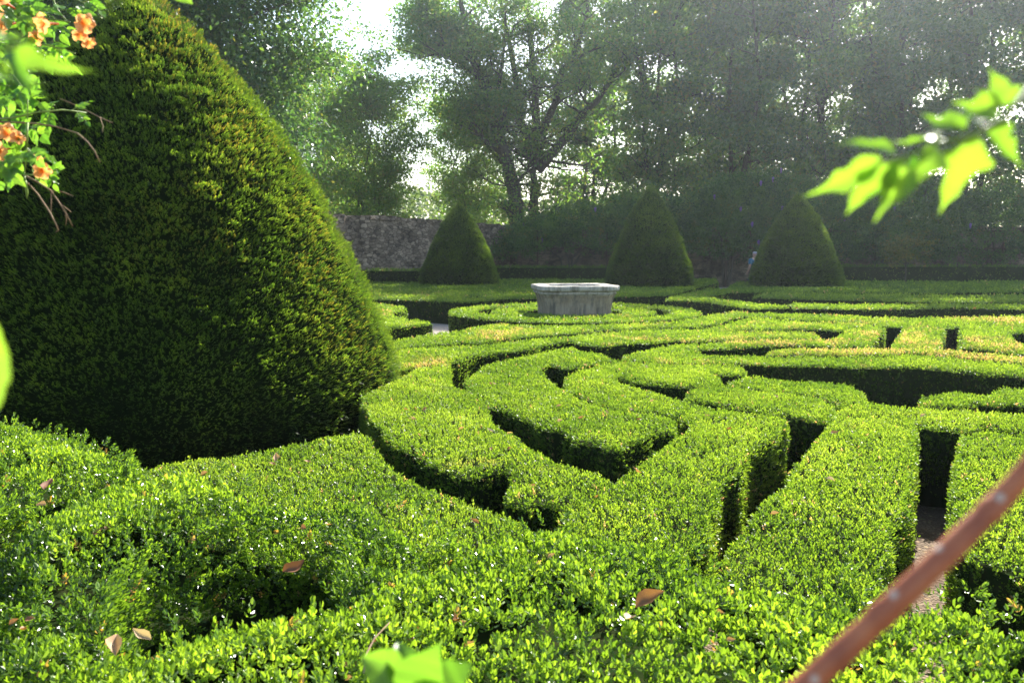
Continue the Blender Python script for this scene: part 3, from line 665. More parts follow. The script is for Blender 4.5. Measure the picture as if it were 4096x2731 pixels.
rim = loft('rim', [(.775, .18, .882), (.80, .19, .90), (.822, .19, .925), (.805, .19, .95), (.84, .2, .965), (.868, .2, .99), (.872, .2, 1.03), (.868, .2, 1.058), (.85, .2, 1.07), (.70, .16, 1.072), (.60, .14, 1.068), (.575, .13, 1.05), (.57, .13, .95)], M['rimstone'], well, .008)
loft('shaft', [(.568, .13, .96), (.565, .13, .5), (.56, .13, .12), (.30, .08, .10), (.01, .003, .10)], M['darkin'], well, .01)

# ------------------------------------------------------------------ rubble walls
def rubble_mat():
    m, nt, out = mat_new('rubble')
    tc = N(nt, 'ShaderNodeTexCoord'); mp = N(nt, 'ShaderNodeMapping'); mp.inputs['Scale'].default_value = (3.4, 3.4, 8.5); nt.links.new(tc.outputs['Object'], mp.inputs[0])
    nn = N(nt, 'ShaderNodeTexNoise', Scale=2.0, Detail=3); nt.links.new(mp.outputs[0], nn.inputs['Vector'])
    ad = N(nt, 'ShaderNodeVectorMath', _operation='MULTIPLY_ADD'); ad.inputs[1].default_value = (.5, .5, .5)
    nt.links.new(nn.outputs['Color'], ad.inputs[0]); nt.links.new(mp.outputs[0], ad.inputs[2])
    v = N(nt, 'ShaderNodeTexVoronoi', Scale=1.); nt.links.new(ad.outputs[0], v.inputs['Vector'])
    ve = N(nt, 'ShaderNodeTexVoronoi', Scale=1., _feature='DISTANCE_TO_EDGE'); nt.links.new(ad.outputs[0], ve.inputs['Vector'])
    c = ramp(nt, v.outputs['Color'], [(.09, .075, .06), (.22, .18, .14), (.38, .32, .25), (.16, .13, .105)])
    mo = ramp(nt, ve.outputs['Distance'], [(0, 0, 0), (1, 1, 1)], [.015, .07])
    c = mixc(nt, mo, (.09, .075, .06), c)
    n2 = N(nt, 'ShaderNodeTexNoise', Scale=.7, Detail=9, Roughness=.7); nt.links.new(tc.outputs['Object'], n2.inputs['Vector'])
    st = ramp(nt, n2.outputs['Fac'], [(.35, .32, .29), (1.3, 1.2, 1.08)], [.38, .62])
    c = mixc(nt, .9, c, st, 'MULTIPLY')
    p = N(nt, 'ShaderNodeBsdfPrincipled', Roughness=.95); p.inputs['Specular IOR Level'].default_value = .2
    nt.links.new(c, p.inputs['Base Color'])
    b = N(nt, 'ShaderNodeBump', Strength=1., Distance=.03); nt.links.new(mo, b.inputs['Height']); nt.links.new(b.outputs[0], p.inputs['Normal'])
    nt.links.new(p.outputs[0], out.inputs[0])
    return m
M['rubble'] = rubble_mat()
def wall(a, b, h, label, th=.5, cap=True):
    a = np.array(a, float); b = np.array(b, float)
    L = np.linalg.norm(b - a); t = (b - a) / L; nrm = np.array([t[1], -t[0]])
    root = empty('stone_wall', (a[0], a[1], 0), math.atan2(t[1], t[0]), label=label, cat='wall')
    mb = MB()
    nx = int(L / .22); nz = 14
    for side in (1, -1):
        U, Wz = np.meshgrid(np.linspace(0, L, nx), np.linspace(0, h, nz))
        d = (fbm(U, Wz, .35, 1) - .5) * .09
        V = np.stack([U.ravel(), (-side * (th / 2 + d)).ravel(), Wz.ravel()], 1)
        Q = [(j * nx + i, j * nx + i + 1, (j + 1) * nx + i + 1, (j + 1) * nx + i) for j in range(nz - 1) for i in range(nx - 1)]
        mb.add(V, Q)
    mb.box((L / 2, 0, h / 2 - .03), (L - .02, th - .06, h))
    mb.build('masonry', M['rubble'], root)
    cp = MB(); x = 0
    while x < L:
        l = random.uniform(.25, .6); hh = random.uniform(.09, .2)
        cp.box((x + l / 2, random.uniform(-.03, .03), h + hh / 2 - .035), (l - .02, th + random.uniform(.02, .12), hh), random.uniform(-.04, .04), 0, .018)
        x += l
    cp.build('coping', M['rubble'], root)
    return root
wall((-22, -1.3), (-.05, 41.9), 3.0, 'grey rubble stone wall running back on the left behind the big cone')
wall((.3, 42.3), (48, 42.3), 2.9, 'pale rubble stone wall behind the wisteria at the back')

# ------------------------------------------------------------------ trees
def leaf_cloud(mb, pts, spread, per, L, tb, dryp=.04, flat=.42, sz=None, w=.62, mat=0):
    pts = np.asarray(pts); n = len(pts)
    ci = np.repeat(np.arange(n), per)
    off = rng.normal(0, 1, (len(ci), 3)) * np.array([spread, spread, spread * flat])
    P = pts[ci] + off
    d = rng.normal(0, 1, (len(ci), 3)) + np.array([0, 0, -.5]) + off * .4
    sd = rng.normal(0, 1, (len(ci), 3)) * np.array([1, 1, .45])
    ct = rng.normal(0, .13, n)
    tint = np.clip(tb + 1.4 * ct[ci] + rng.normal(0, .16, len(ci)), 0, 1)
    dc = rng.random(n) < dryp * 2
    dry = np.where(rng.random(len(ci)) < np.where(dc[ci], .5, dryp), rng.uniform(.4, 1, len(ci)), 0)
    LL = L * rng.uniform(.7, 1.25, len(ci))
    leaves(mb, P, d, sd, LL, LL * w, mat, tint, dry, fold=.2)

def grow(wood, tips, p, d, ln, rad, depth, R, up=.25, wig=.22, kids=(3, 5)):
    n = 5
    pts = [Vector(p)]; v = Vector(d).normalized()
    for i in range(n):
        v = (v + Vector((random.gauss(0, wig), random.gauss(0, wig), random.gauss(0, wig * .6) + up * .25))).normalized()
        pts.append(pts[-1] + v * ln / n)
    rads = [rad * (1 - .6 * i / n) for i in range(n + 1)]
    wood.tube(pts, rads, 6 if rad > .06 else 4 if rad > .02 else 3, cap=False)
    if depth == 0:
        tips.append(pts[-1]); tips.append(pts[3]); return
    m = random.randint(*kids)
    for i in range(m):
        t = random.uniform(.35, 1.0) if i else 1.0
        q = pts[min(n, max(1, int(t * n)))]
        a = random.uniform(0, 2 * PI)
        side = Vector((math.cos(a), math.sin(a), random.uniform(-.15, .6)))
        nd = (v * (.6 if i else 1.2) + side * random.uniform(.6, 1.1)).normalized()
        grow(wood, tips, q, nd, ln * random.uniform(.55, .75), rad * .5, depth - 1, R, up, wig, kids)

def make_tree(H, R, z0, stems, mat, L, per, tb, custom=None, fork=.22, dryp=.04, spread=.55, nlimb=9, kids=(3, 4), droop=True, trunkr=None):
    """a tapered trunk that forks into stems, each with limbs and twigs; returns the two meshes"""
    wood = MB(); tips = []
    tr = trunkr or H * .010
    if custom is None:
        fk = H * fork
        base = [Vector((0, 0, -.1)), Vector((random.gauss(0, .1), random.gauss(0, .1), fk * .5)), Vector((random.gauss(0, .2), random.gauss(0, .2), fk))]
        wood.tube(base, [tr * 1.35, tr * 1.05, tr * .95], 10)
        lines = []
        for s in range(stems):
            a = 2 * PI * (s + random.uniform(-.25, .25)) / stems
            lean = random.uniform(.25, .6) * R if stems > 1 else .05 * R
            pts = [base[-1]]
            for i in range(1, 8):
                t = i / 7
                pts.append(base[-1] + Vector((math.cos(a) * lean * t ** .8 + random.gauss(0, .28), math.sin(a) * lean * t ** .8 + random.gauss(0, .28), (H * .93 - fk) * t * random.uniform(.96, 1.04))))
            lines.append((pts, tr * .62))
    else:
        lines = custom
    for pts, r0 in lines:
        n = len(pts)
        wood.tube(pts, [r0 * (1 - .8 * i / (n - 1)) for i in range(n)], 8)
        for i in range(nlimb):
            t = (i + random.random()) / nlimb
            k = t * (n - 1); j = min(n - 2, int(k)); q = pts[j].lerp(pts[j + 1], k - j)
            if q.z < z0: continue
            zt = (q.z - z0) / (H - z0)
            reach = R * (math.sin(PI * min(.96, .34 + .66 * zt)) ** .6) * random.uniform(.55, .85)
            ctr = Vector((pts[0].x, pts[0].y, 0))
            out = Vector((q.x - ctr.x, q.y - ctr.y, 0)); a = random.uniform(0, 2 * PI)
            dd = Vector((math.cos(a), math.sin(a), 0)) + (out.normalized() * .5 if out.length > .3 else Vector((0, 0, 0)))
            dd = dd.normalized() + Vector((0, 0, random.uniform(-.05, .6)))
            grow(wood, tips, q, dd, max(1.2, reach * .55), r0 * .32 * (1 - .6 * t) + .012, 2, R, kids=kids)
    tips = [p for p in tips if p.z > z0 - 1.0 and p.z < H + 1.5]
    lf = MB()
    leaf_cloud(lf, [tuple(p) for p in tips], spread, per, L, tb, dryp)
    return wood, lf, len(tips)

def plant_tree(name, meshes, loc, rz, sc, label, cat='tree', group=None, mats=None):
    root = empty(name, loc, rz, label=label, cat=cat, group=group)
    root.scale = (sc, sc, sc)
    link('trunk', meshes[0], root); link('crown', meshes[1], root)
    return root

def tree_meshes(mat, **kw):
    wood, lf, n = make_tree(mat=mat, **kw)
    a = wood.build('trunk', M['bark'], smooth=True); b = lf.build('crown', M[mat])
    ma, mb_ = a.data, b.data
    bpy.data.objects.remove(a); bpy.data.objects.remove(b)
    print('tree tips', n, 'leaves', len(mb_.polygons))
    return ma, mb_

gt = 'tall trees beyond the garden wall'
# the open tree behind the well, its limbs as they fork in the photograph
TD = 52.0
def px_line(pts, D=TD, jit=.0):
    o = []
    b = at(2134, 1000, D); b.z = 0
    for i, (x, y) in enumerate(pts):
        o.append(at(1600 + x / 1.7425, y / 1.7425, D) - Vector((b.x, b.y, 0)) + Vector((0, random.uniform(-.6, .6) * min(1, i / 3), 0)))
    return o
lines = [([Vector((.0, 0, -.1))] + px_line([(935, 1560), (930, 1150)]), .62),
         (px_line([(930, 1150), (950, 950), (945, 800), (940, 560), (900, 200), (860, -100), (840, -400)]), .36),
         (px_line([(930, 1160), (890, 980), (840, 850), (815, 700), (810, 560), (760, 300), (700, 0), (640, -300)]), .34),
         (px_line([(950, 1160), (1000, 900), (1090, 700), (1130, 480), (1210, 420), (1300, 100), (1340, -250)]), .30),
         (px_line([(960, 1190), (1050, 1080), (1180, 930), (1260, 800), (1370, 710), (1450, 590), (1500, 480), (1540, 300)]), .34),
         (px_line([(890, 980), (800, 1000), (700, 980), (600, 930), (500, 850)]), .12)]
tm = tree_meshes('maple', H=23, R=6.5, z0=2.6, stems=1, L=.20, per=20, tb=.55, custom=lines, dryp=.08, spread=.45, nlimb=11)
b = at(2134, 1000, TD)
plant_tree('broadleaf_tree', tm, (b.x, TD, 0), 0, 1, 'tall open tree behind the well, its trunk forking into four spreading limbs', group=gt)
lines = [([Vector((.3, 0, -.1)), at(1600 + 815 / 1.7425, 1500 / 1.7425, 50) - Vector((at(2060, 1000, 50).x, 50, 0))] , .5)]
o0 = Vector((at(2060, 1000, 50).x, 50, 0))
def pl2(pts): return [at(1600 + x / 1.7425, y / 1.7425, 50) - o0 + Vector((0, random.uniform(-.4, .4), 0)) for x, y in pts]
lines = [([Vector((0.1, 0, -.1))] + pl2([(815, 1500), (790, 1300), (740, 1100), (690, 950), (640, 800), (590, 640), (540, 500), (490, 330), (430, 60), (400, -200)]), .5),
         (pl2([(690, 950), (650, 820), (665, 700), (700, 540), (730, 300), (740, 0)]), .22),
         (pl2([(740, 1100), (600, 960), (480, 890), (380, 860)]), .13),
         (pl2([(560, 560), (450, 450), (350, 400), (250, 380), (120, 400)]), .14),
         (pl2([(590, 640), (480, 380), (370, 200), (230, 80), (140, -60)]), .16), (pl2([(520, 440), (400, 330), (270, 280), (130, 230)]), .1)]
tm = tree_meshes('maple', H=21, R=5.5, z0=2.6, stems=1, L=.20, per=20, tb=.5, custom=lines, dryp=.07, spread=.45, nlimb=13)
plant_tree('broadleaf_tree', tm, (o0.x, 50, 0), 0, 1, 'tall tree with a dark trunk leaning left, just left of the forked tree', group=gt)

T1 = tree_meshes('maple', H=25, R=5.8, z0=2.2, stems=4, L=.27, per=19, spread=.42, tb=.52, dryp=.05, nlimb=20, fork=.10)
T2 = tree_meshes('dark', H=25, R=5.6, z0=2.0, stems=3, L=.28, per=21, spread=.42, tb=.5, dryp=.05, nlimb=25, fork=.12)
T3 = tree_meshes('maple', H=12.6, R=4.8, z0=2.2, stems=5, L=.18, per=24, spread=.42, tb=.66, dryp=.07, nlimb=13, fork=.2)
T4 = tree_meshes('dark', H=18.5, R=6.0, z0=2.0, stems=5, L=.17, per=60, tb=.48, dryp=.02, nlimb=14, fork=.12, kids=(3, 5), spread=.75)
TR = [
 ('broadleaf_tree', T4, (-11.9, 31.5), .3, 1.1, 'dense dark glossy tree rising behind the big yew cone'),
 ('broadleaf_tree', T4, (-19.5, 33.5), 2.1, 1.02, 'dark tree filling the top left corner behind the orange vine'),
 ('broadleaf_tree', T2, (-24., 42), 1.1, .95, 'dark tree farthest left, seen between the vine and the big cone'),
 ('broadleaf_tree', T3, (-7.9, 47.5), .0, 1.0, 'low light green tree with fanning stems above the left wall'),
 ('broadleaf_tree', T3, (-12.6, 53), 1.7, 1.05, 'low light green tree half hidden behind the dark glossy tree'),
 ('broadleaf_tree', T3, (-3.4, 56), 3.0, .95, 'small light green tree standing back left of the leaning trunk'),
 ('broadleaf_tree', T1, (8.9, 51), .4, 1.0, 'tall tree right of the forked tree, above the middle small cone'),
 ('broadleaf_tree', T2, (13.4, 49), 2.4, 1.0, 'tall dark tree above the gap between the two right small cones'),
 ('broadleaf_tree', T1, (18.6, 51), 3.5, 1.05, 'tall tree directly above the right small cone'),
 ('broadleaf_tree', T2, (23.6, 49), 4.4, 1.03, 'dark tree beyond the wall left of the blurred hanging leaf'),
 ('broadleaf_tree', T2, (28.8, 50.5), 5.6, 1.05, 'dark tree beyond the wall behind the blurred hanging leaf'),
 ('broadleaf_tree', T1, (34.0, 50), 1.9, 1.05, 'tree at the far right edge beyond the wall'),
 ('broadleaf_tree', T2, (6.0, 60), 3.3, .95, 'tree of the back row seen through the forked limbs'),
 ('broadleaf_tree', T1, (15.5, 60), 5.1, 1.0, 'tree of the back row left of the tall one above the right cone'),
 ('broadleaf_tree', T2, (26, 60), .9, 1.0, 'tree of the back row behind the two dark trees at the right'),
 ('broadleaf_tree', T1, (40, 50), 4.9, 1.05, 'tree shading the garden from outside the right edge'),
 ('broadleaf_tree', T2, (46, 50), 2.9, 1.05, 'second shading tree outside the right edge'),
]
for nme, ms, (x, y), rz, sc, lab in TR:
    plant_tree(nme, ms, (x, y, 0), rz, sc, lab, group=gt)

# far sunlit wood and hill
mb = MB()
n = 26000
xx = rng.uniform(-75, 75, n); yy = rng.uniform(95, 125, n)
top = 5.5 + 4.5 * vn(xx, yy, 9, 1) + 2 * vn(xx, yy, 3, 2)
P = np.stack([xx, yy, rng.random(n) ** .5 * top], 1)
leaves(mb, P, rng.normal(0, 1, (n, 3)), rng.normal(0, 1, (n, 3)), rng.uniform(.5, 1.0, n), rng.uniform(.35, .7, n), 0, np.clip(.5 + rng.normal(0, .25, n), 0, 1))
mb.build('far_wood', M['hill'], label='sunlit woodland glimpsed far off below the tree crowns', cat='woodland', kind='stuff')
g = MB(); xs = np.linspace(-900, 1100, 60); ys = np.linspace(260, 1400, 24)
X, Y = np.meshgrid(xs, ys); Z = np.clip((Y - 260) / 500, 0, 1) ** .9 * (13 + 10 * vn(X, Y, 260, 1)) - .4
V = np.stack([X.ravel(), Y.ravel(), Z.ravel()], 1); ww = len(xs)
g.add(V, [(j * ww + i, j * ww + i + 1, (j + 1) * ww + i + 1, (j + 1) * ww + i) for j in range(len(ys) - 1) for i in range(ww - 1)])
g.build('hills', M['meadow'], smooth=True, kind='structure')
sheet('meadow', [(-900, 64), (900, 64), (900, 300), (-900, 300)], .004, M['meadow'], kind='structure')

# shrubs filling the foot of the trees behind the wall
gs = 'leafy shrubs under the trees behind the wall'
def shrub(x, y, r, h, tb, lab):
    root = empty('shrub', (x, y, 0), label=lab, cat='shrub', group=gs)
    n = int(150 * r * h / 6)
    u = rng.normal(0, 1, (n, 3)); u[:, 2] = np.abs(u[:, 2]); u = unit(u) * rng.random((n, 1)) ** .4
    pts = u * np.array([r, r * .8, h * .9]) + np.array([0, 0, .3])
    lf = MB(); leaf_cloud(lf, pts, .3, 14, .17, tb, .03); lf.build('crown', M['maple'], root)
    wd = MB()
    for k in range(5):
        a = k * 1.3; wd.tube([(0, 0, -.05), (math.cos(a) * r * .2, math.sin(a) * r * .2, h * .4), (math.cos(a) * r * .5, math.sin(a) * r * .4, h * .8)], [.06, .045, .02], 6)
    wd.build('stem', M['bark'], root)
for x, y, r, h_, tb, lab in [(-11.5, 44.5, 3, 4.6, .7, 'bright shrub behind the wall at its left end'), (-6.3, 45, 2.6, 4.0, .8, 'yellow green shrub over the wall left of the leaning trunk'),
    (-2.6, 46, 2.2, 4.4, .75, 'bright shrub right beside the leaning trunk'), (3.4, 46, 2.4, 5.2, .7, 'shrub between the forked tree and the wisteria'), (7.6, 46, 2.6, 6.2, .5, 'dark shrub above the low wisteria'),
    (11.8, 46, 2.6, 6.8, .45, 'tall shrub between the two right small cones'), (17, 46, 3, 7.4, .45, 'shrub rising behind the highest wisteria mound'), (22.4, 46, 3, 6.8, .45, 'shrub behind the blurred hanging leaf'), (27.6, 46, 3, 6.8, .55, 'shrub behind the wall near the right edge')]:
    shrub(x, y, r, h_, tb, lab)

# ------------------------------------------------------------------ pergola and wisteria
M['rust'] = solid_mat('rusty_iron', [(.06, .035, .025), (.11, .06, .04)], 20, rough=.7)
pg = empty('pergola', at(2900, 1010, 39.6) * Vector((1, 1, 0)) if False else (11, 39.6, 0), label='thin rusty iron pergola carrying the wisteria in front of the back wall', cat='pergola')
def pmesh(name, fn):
    mb = MB(); fn(mb)
    o = mb.build(name, M['rust']); o.data.transform(Matrix.Translation((-11, -39.6, 0))); o.parent = pg
for px_ in (2150, 2331, 2428, 2660, 2905, 3000, 3230, 3500, 3800, 4010):
    x = at(px_, 1010, 39.6).x
    pmesh('post', lambda mb: mb.tube([(x, 39.6, 0), (x, 39.6, 2.75)], .035, 8))
for yy_, z in ((39.6, 1.9), (39.6, 2.75), (41.2, 2.75)):
    pmesh('rail', lambda mb: mb.tube([(at(2120, 1010, 39.6).x, yy_, z), (26.5, yy_, z)], .025, 6))

M['purple'] = leaf_mat('purple_petal', [(.16, .09, .35), (.3, .18, .55)], (.2, .1, .3), trans=.4)
prof_top = [(2000, 985), (2050, 925), (2150, 865), (2300, 828), (2450, 808), (2600, 800), (2760, 800), (2850, 745), (2950, 705), (3100, 690), (3250, 735), (3400, 800), (3600, 828), (3800, 800), (4000, 775), (4150, 765), (4500, 780)]
def ztop(px_): 
    xs_ = [p[0] for p in prof_top]
    return CAM_Z + (1010 - np.interp(px_, xs_, [p[1] for p in prof_top])) / FP * 40.
def wisteria(x0p, x1p, lab, zb, tb, nfl=4):
    D = 40.
    n = 230
    px_ = rng.uniform(x0p, x1p, n)
    xw = (px_ - 2048) / FP * D
    zt = ztop(px_) * (1 + (vn(px_, px_ * 0, 60, 1) - .5) * .12)
    edge = np.clip(np.minimum(px_ - x0p, x1p - px_) / 60, .3, 1) ** .4
    t = rng.random(n) ** .8
    z = zb + (zt - zb) * t * edge + rng.normal(0, .12, n)
    depth = 1.5 * np.sqrt(np.clip(1 - t ** 2, .05, 1))
    y = D + .2 - depth * rng.uniform(.2, 1, n) * np.where(rng.random(n) < .8, 1, -1)
    x0 = (x0p + x1p) / 2; x0 = (x0 - 2048) / FP * D
    root = empty('wisteria', (x0, D, 0), label=lab, cat='climber', group='wisterias trained along the back pergola')
    mb = MB()
    pts = np.stack([xw - x0, y - D, z], 1)
    # every point is a bunch of drooping compound leaves
    per = 11
    ci = np.repeat(np.arange(n), per)
    P = pts[ci] + rng.normal(0, .2, (len(ci), 3)) * np.array([1.2, 1, .6])
    A = unit(rng.normal(0, .7, (len(ci), 3)) + np.array([0, -.4, .15]))
    tt = np.clip(tb + rng.normal(0, .28, n)[ci] + (pts[ci, 2] / 5 - .5) * .3, 0, 1)
    sprigs(mb, P, A, .17, 7, 0, tt, np.where(rng.random(len(ci)) < .03, .7, 0), wr=.34, tilt=(.5, 1.4), rise=2.6)
    mb.build('foliage', M['wist'], root)
    wd = MB()
    for i in range(5):
        bx = random.uniform(-.5, .5); tx = bx * 3 + random.uniform(-.6, .6)
        wd.tube([(bx * .3, 0, -.05), (bx * .6 + random.gauss(0, .08), random.gauss(0, .1), .7), (bx + random.gauss(0, .1), random.gauss(0, .1), 1.4), (tx, random.gauss(0, .2), 2.4), (tx * 1.4, 0, 2.9)], [.07, .055, .05, .04, .02], 6)
    wd.build('stem', M['bark'], root, smooth=True)
    for i in range(nfl):
        k = random.randrange(n); fb = MB()
        c = pts[k] + np.array([0, -.35, .25])
        zz = [0, -.05, -.10, -.16, -.21, -.26]
        fb.tube([c + np.array([0.01 * math.sin(q * 2), 0, z_]) for q, z_ in enumerate(zz)], [.02, .055, .06, .05, .035, .012], 9, tint=.5)
        fb.build('flower', M['purple'], root)
wisteria(1985, 2560, 'low wisteria left of the middle small cone with bare stems below', 1.75, .5, 3)
wisteria(2440, 2800, 'wisteria directly behind the middle small cone', 2.0, .45, 3)
wisteria(2740, 3060, 'wisteria climbing between the two right small cones', 1.7, .45, 5)
wisteria(2960, 3400, 'highest wisteria mound behind the right small cone with purple flowers', 1.3, .4, 8)
wisteria(3340, 3760, 'wisteria behind the yellowing young tree', 1.3, .4, 3)
wisteria(3700, 4250, 'wisteria reaching the right edge', 1.2, .42, 3)

# young yellowing tree at the far right
tmy = MB(); tips = []
for dx_, h_ in ((0, 0), (.05, 0)):
    pass
yt = empty('young_tree', (at(3625, 1010, 36.8).x, 36.8, 0), label='young tree with yellow leaves before the dark hedge at the far right', cat='tree')
tmy.tube([(0, 0, -.05), (.03, 0, .8), (-.02, .05, 1.5), (.05, 0, 2.4)], [.04, .035, .03, .015], 6)
for i in range(9):
    a = random.uniform(0, 2 * PI); z = random.uniform(.8, 2.2)
    grow(tmy, tips, (0, 0, z), (math.cos(a), math.sin(a) * .5, .25), random.uniform(.5, 1.1), .015, 1, 1)
tmy.build('trunk', M['bark'], yt)
lf = MB(); leaf_cloud(lf, [tuple(p) for p in tips], .2, 26, .11, .5, .1); lf.build('crown', M['yellowleaf'], yt)
# ------------------------------------------------------------------ trumpet vine close to the camera
def serrate_leaflet(mb, base, tip, width, nor, droop=.15, teeth=7, mat=0, tint=.6, dry=0., cup=.22, half=24, tooth=.18, bend=0.0, slim=False):
    """a toothed leaflet as two curved half blades that meet in the midrib"""
    base = np.array(tuple(base)); tip = np.array(tuple(tip)); nor = np.array(tuple(nor), float)
    d = tip - base; L = np.linalg.norm(d); d = d / L
    s = np.cross(d, nor); s = s / np.linalg.norm(s); nn = np.cross(s, d)
    n = half
    t = np.linspace(0, 1, n + 1)
    w = width / 2 * np.sin(PI * t ** .75) ** .9 * (1 - .35 * t)
    if slim: w = np.sin(PI * t ** .62) ** 1.15 * (1.05 - .75 * t) * (1 + .22 * np.sin(t * 15 + nor[0] * 20))
    w = w / w.max() * width / 2
    saw = 1 + tooth * (1 - np.abs(((t * teeth) % 1) * 1.0)) * (t > .12) * (t < .93)
    w = w * saw; w[0] = width * .02; w[-1] = 0
    mid = base + d * (t * L)[:, None] - nn * (droop * L * t ** 2)[:, None] + nn * (.03 * L * np.sin(t * 9))[:, None] + s * (bend * L * np.sin(PI * t))[:, None]
    rows = []
    for f in (-1, -.5, 0, .5, 1):
        rows.append(mid + s * (f * w)[:, None] + nn * (cup * abs(f) * w + .05 * w * np.sin(t * teeth * 6.28) * abs(f))[:, None])
    V = np.concatenate(rows); m = n + 1
    Q = [(r * m + i, (r + 1) * m + i, (r + 1) * m + i + 1, r * m + i + 1) for r in range(4) for i in range(n)]
    mb.add(V, Q, mat, tint, dry)

def pinnate(mb, stem, p0, p1, ll, nor, pairs=3, mat=0, smat=0, sag=.1, tint=.55, rad=.0009, wr=.5):
    """compound leaf: a rachis with pairs of toothed leaflets and one at the end"""
    p0 = Vector(p0); p1 = Vector(p1); L = (p1 - p0).length
    dr = (p1 - p0).normalized(); nor = Vector(nor).normalized(); side = dr.cross(nor).normalized()
    pts = [p0.lerp(p1, t) - Vector((0, 0, sag * L * t * t)) for t in (0, .25, .5, .75, 1)]
    stem.tube(pts, [rad * 1.3, rad * 1.1, rad, rad * .8, rad * .6], 5, smat)
    for i in range(pairs):
        t = .3 + .62 * i / pairs; q = p0.lerp(p1, t) - Vector((0, 0, sag * L * t * t))
        for sg in (-1, 1):
            dd = (dr * random.uniform(.5, .9) + side * sg + Vector((0, 0, random.uniform(-.45, .1)))).normalized()
            n2 = nor + Vector((random.gauss(0, .35), random.gauss(0, .35), random.gauss(0, .35)))
            l = ll * random.uniform(.75, 1.1)
            serrate_leaflet(mb, q, q + dd * l, l * wr, n2, random.uniform(.05, .3), 6, mat, min(1, max(0, random.gauss(tint, .18))), 0, half=14)
    l = ll * 1.15
    n2 = nor + Vector((random.gauss(0, .3), random.gauss(0, .3), random.gauss(0, .3)))
    serrate_leaflet(mb, pts[-1], pts[-1] + (dr + Vector((0, 0, -.25))).normalized() * l, l * wr, n2, .15, 6, mat, min(1, max(0, random.gauss(tint, .15))), 0, half=14)

M['petal'] = None
def petal_mat():
    m, nt, out = mat_new('orange_petal')
    t = N(nt, 'ShaderNodeAttribute', _attribute_name='tint')
    col = ramp(nt, t.outputs['Fac'], [(.5, .09, .015), (.72, .25, .04), (.85, .48, .2)])
    p = N(nt, 'ShaderNodeBsdfPrincipled', Roughness=.5); nt.links.new(col, p.inputs['Base Color'])
    tr = N(nt, 'ShaderNodeBsdfTranslucent'); nt.links.new(col, tr.inputs['Color'])
    mx = N(nt, 'ShaderNodeMixShader', Fac=.5); nt.links.new(p.outputs[0], mx.inputs[1]); nt.links.new(tr.outputs[0], mx.inputs[2])
    nt.links.new(mx.outputs[0], out.inputs[0]); return m
M['petal'] = petal_mat()

def trumpet(name, loc, axis, size, parent):
    """a trumpet flower: flaring tube whose rim spreads in five rounded lobes"""
    mb = MB(); ns = 30; prof = [(0, .10), (.25, .13), (.5, .20), (.68, .30), (.80, .40), (.88, .62), (.90, .92), (.84, 1.1)]
    a = np.arange(ns) * 2 * PI / ns; V = []
    for i, (z, r) in enumerate(prof):
        lob = 1 + (.30 * np.abs(np.cos(a * 2.5)) - .16) * max(0, (i - 3) / 4)
        V.append(np.stack([r * lob * np.cos(a) * size * .5, r * lob * np.sin(a) * size * .5, (z + .06 * np.sin(a * 5) * (i > 4) + (.08 * rng.normal(0, 1, ns) if i == 7 else 0)) * size * 1.25], 1))
    V = np.concatenate(V)
    Q = [(i * ns + j, i * ns + (j + 1) % ns, (i + 1) * ns + (j + 1) % ns, (i + 1) * ns + j) for i in range(len(prof) - 1) for j in range(ns)]
    R = Vector(axis).to_track_quat('Z', 'Y').to_matrix()
    V = V @ np.array(R).T + np.array(tuple(loc))
    tt = np.repeat(np.linspace(.15, .85, len(prof) - 1), ns) + rng.normal(0, .08, (len(prof) - 1) * ns)
    mb.add(V, Q, 0, np.clip(tt, 0, 1))
    return mb.build(name, M['petal'], parent, smooth=True)

VD = 1.75
vine = empty('trumpet_vine', (0, 0, 0), label='orange flowering trumpet vine hanging into the top left corner', cat='climber')
st = MB(); fo = MB(); tw = MB()
def sp(x, y, D=VD): return at(x, y, D)
dry_lines = [[(-20, 488), (60, 490), (140, 494), (220, 506), (310, 533), (350, 568), (378, 605), (400, 650)],
             [(-20, 690), (50, 702), (100, 722), (150, 775), (200, 850), (225, 900), (233, 922), (224, 928)],
             [(95, 700), (150, 728), (203, 762), (240, 815), (262, 850), (290, 905)], [(203, 762), (250, 768), (292, 784)], [(205, 762), (204, 845)],
             [(250, 822), (284, 848)], [(262, 850), (266, 880), (262, 900)], [(240, 395), (300, 420), (360, 450), (400, 470), (412, 505), (410, 530)], [(400, 470), (450, 492)]]
for i, ln in enumerate(dry_lines):
    pts = [sp(x, y, VD + .03 * math.sin(k * .8 + i)) for k, (x, y) in enumerate(ln)]
    tw.tube(pts, [(.0021 if i < 3 else .0012) * (1 - .5 * k / len(pts)) for k in range(len(pts))], 6)
tw.build('dry_twig', M['twig'], vine, smooth=True)
pod = MB(); pod.tube([sp(98, 700), sp(103, 740), sp(108, 775), sp(107, 796)], [.001, .0035, .003, .0006], 8); pod.build('seed_pod', M['greenstem'], vine, smooth=True)
main = [[(-60, 40), (60, 60), (170, 70), (280, 90)], [(-60, 180), (40, 150), (140, 170), (240, 195), (300, 215)], [(-60, 320), (50, 300), (110, 380), (110, 480)],
        [(-40, 480), (60, 470), (150, 450), (250, 440), (300, 445), (345, 452)], [(110, 490), (108, 560), (104, 630), (98, 700)], [(-40, 620), (40, 600), (100, 610)],
        [(98, 700), (150, 700), (190, 690), (225, 680)], [(200, -30), (230, 40), (270, 90)], [(60, -30), (80, 60), (90, 150)], [(270, -20), (330, 10), (400, -10)]]
for i, ln in enumerate(main):
    pts = [sp(x, y, VD + .05 * math.sin(k + i)) for k, (x, y) in enumerate(ln)]
    st.tube(pts, [.002 * (1 - .4 * k / len(pts)) for k in range(len(pts))], 6)
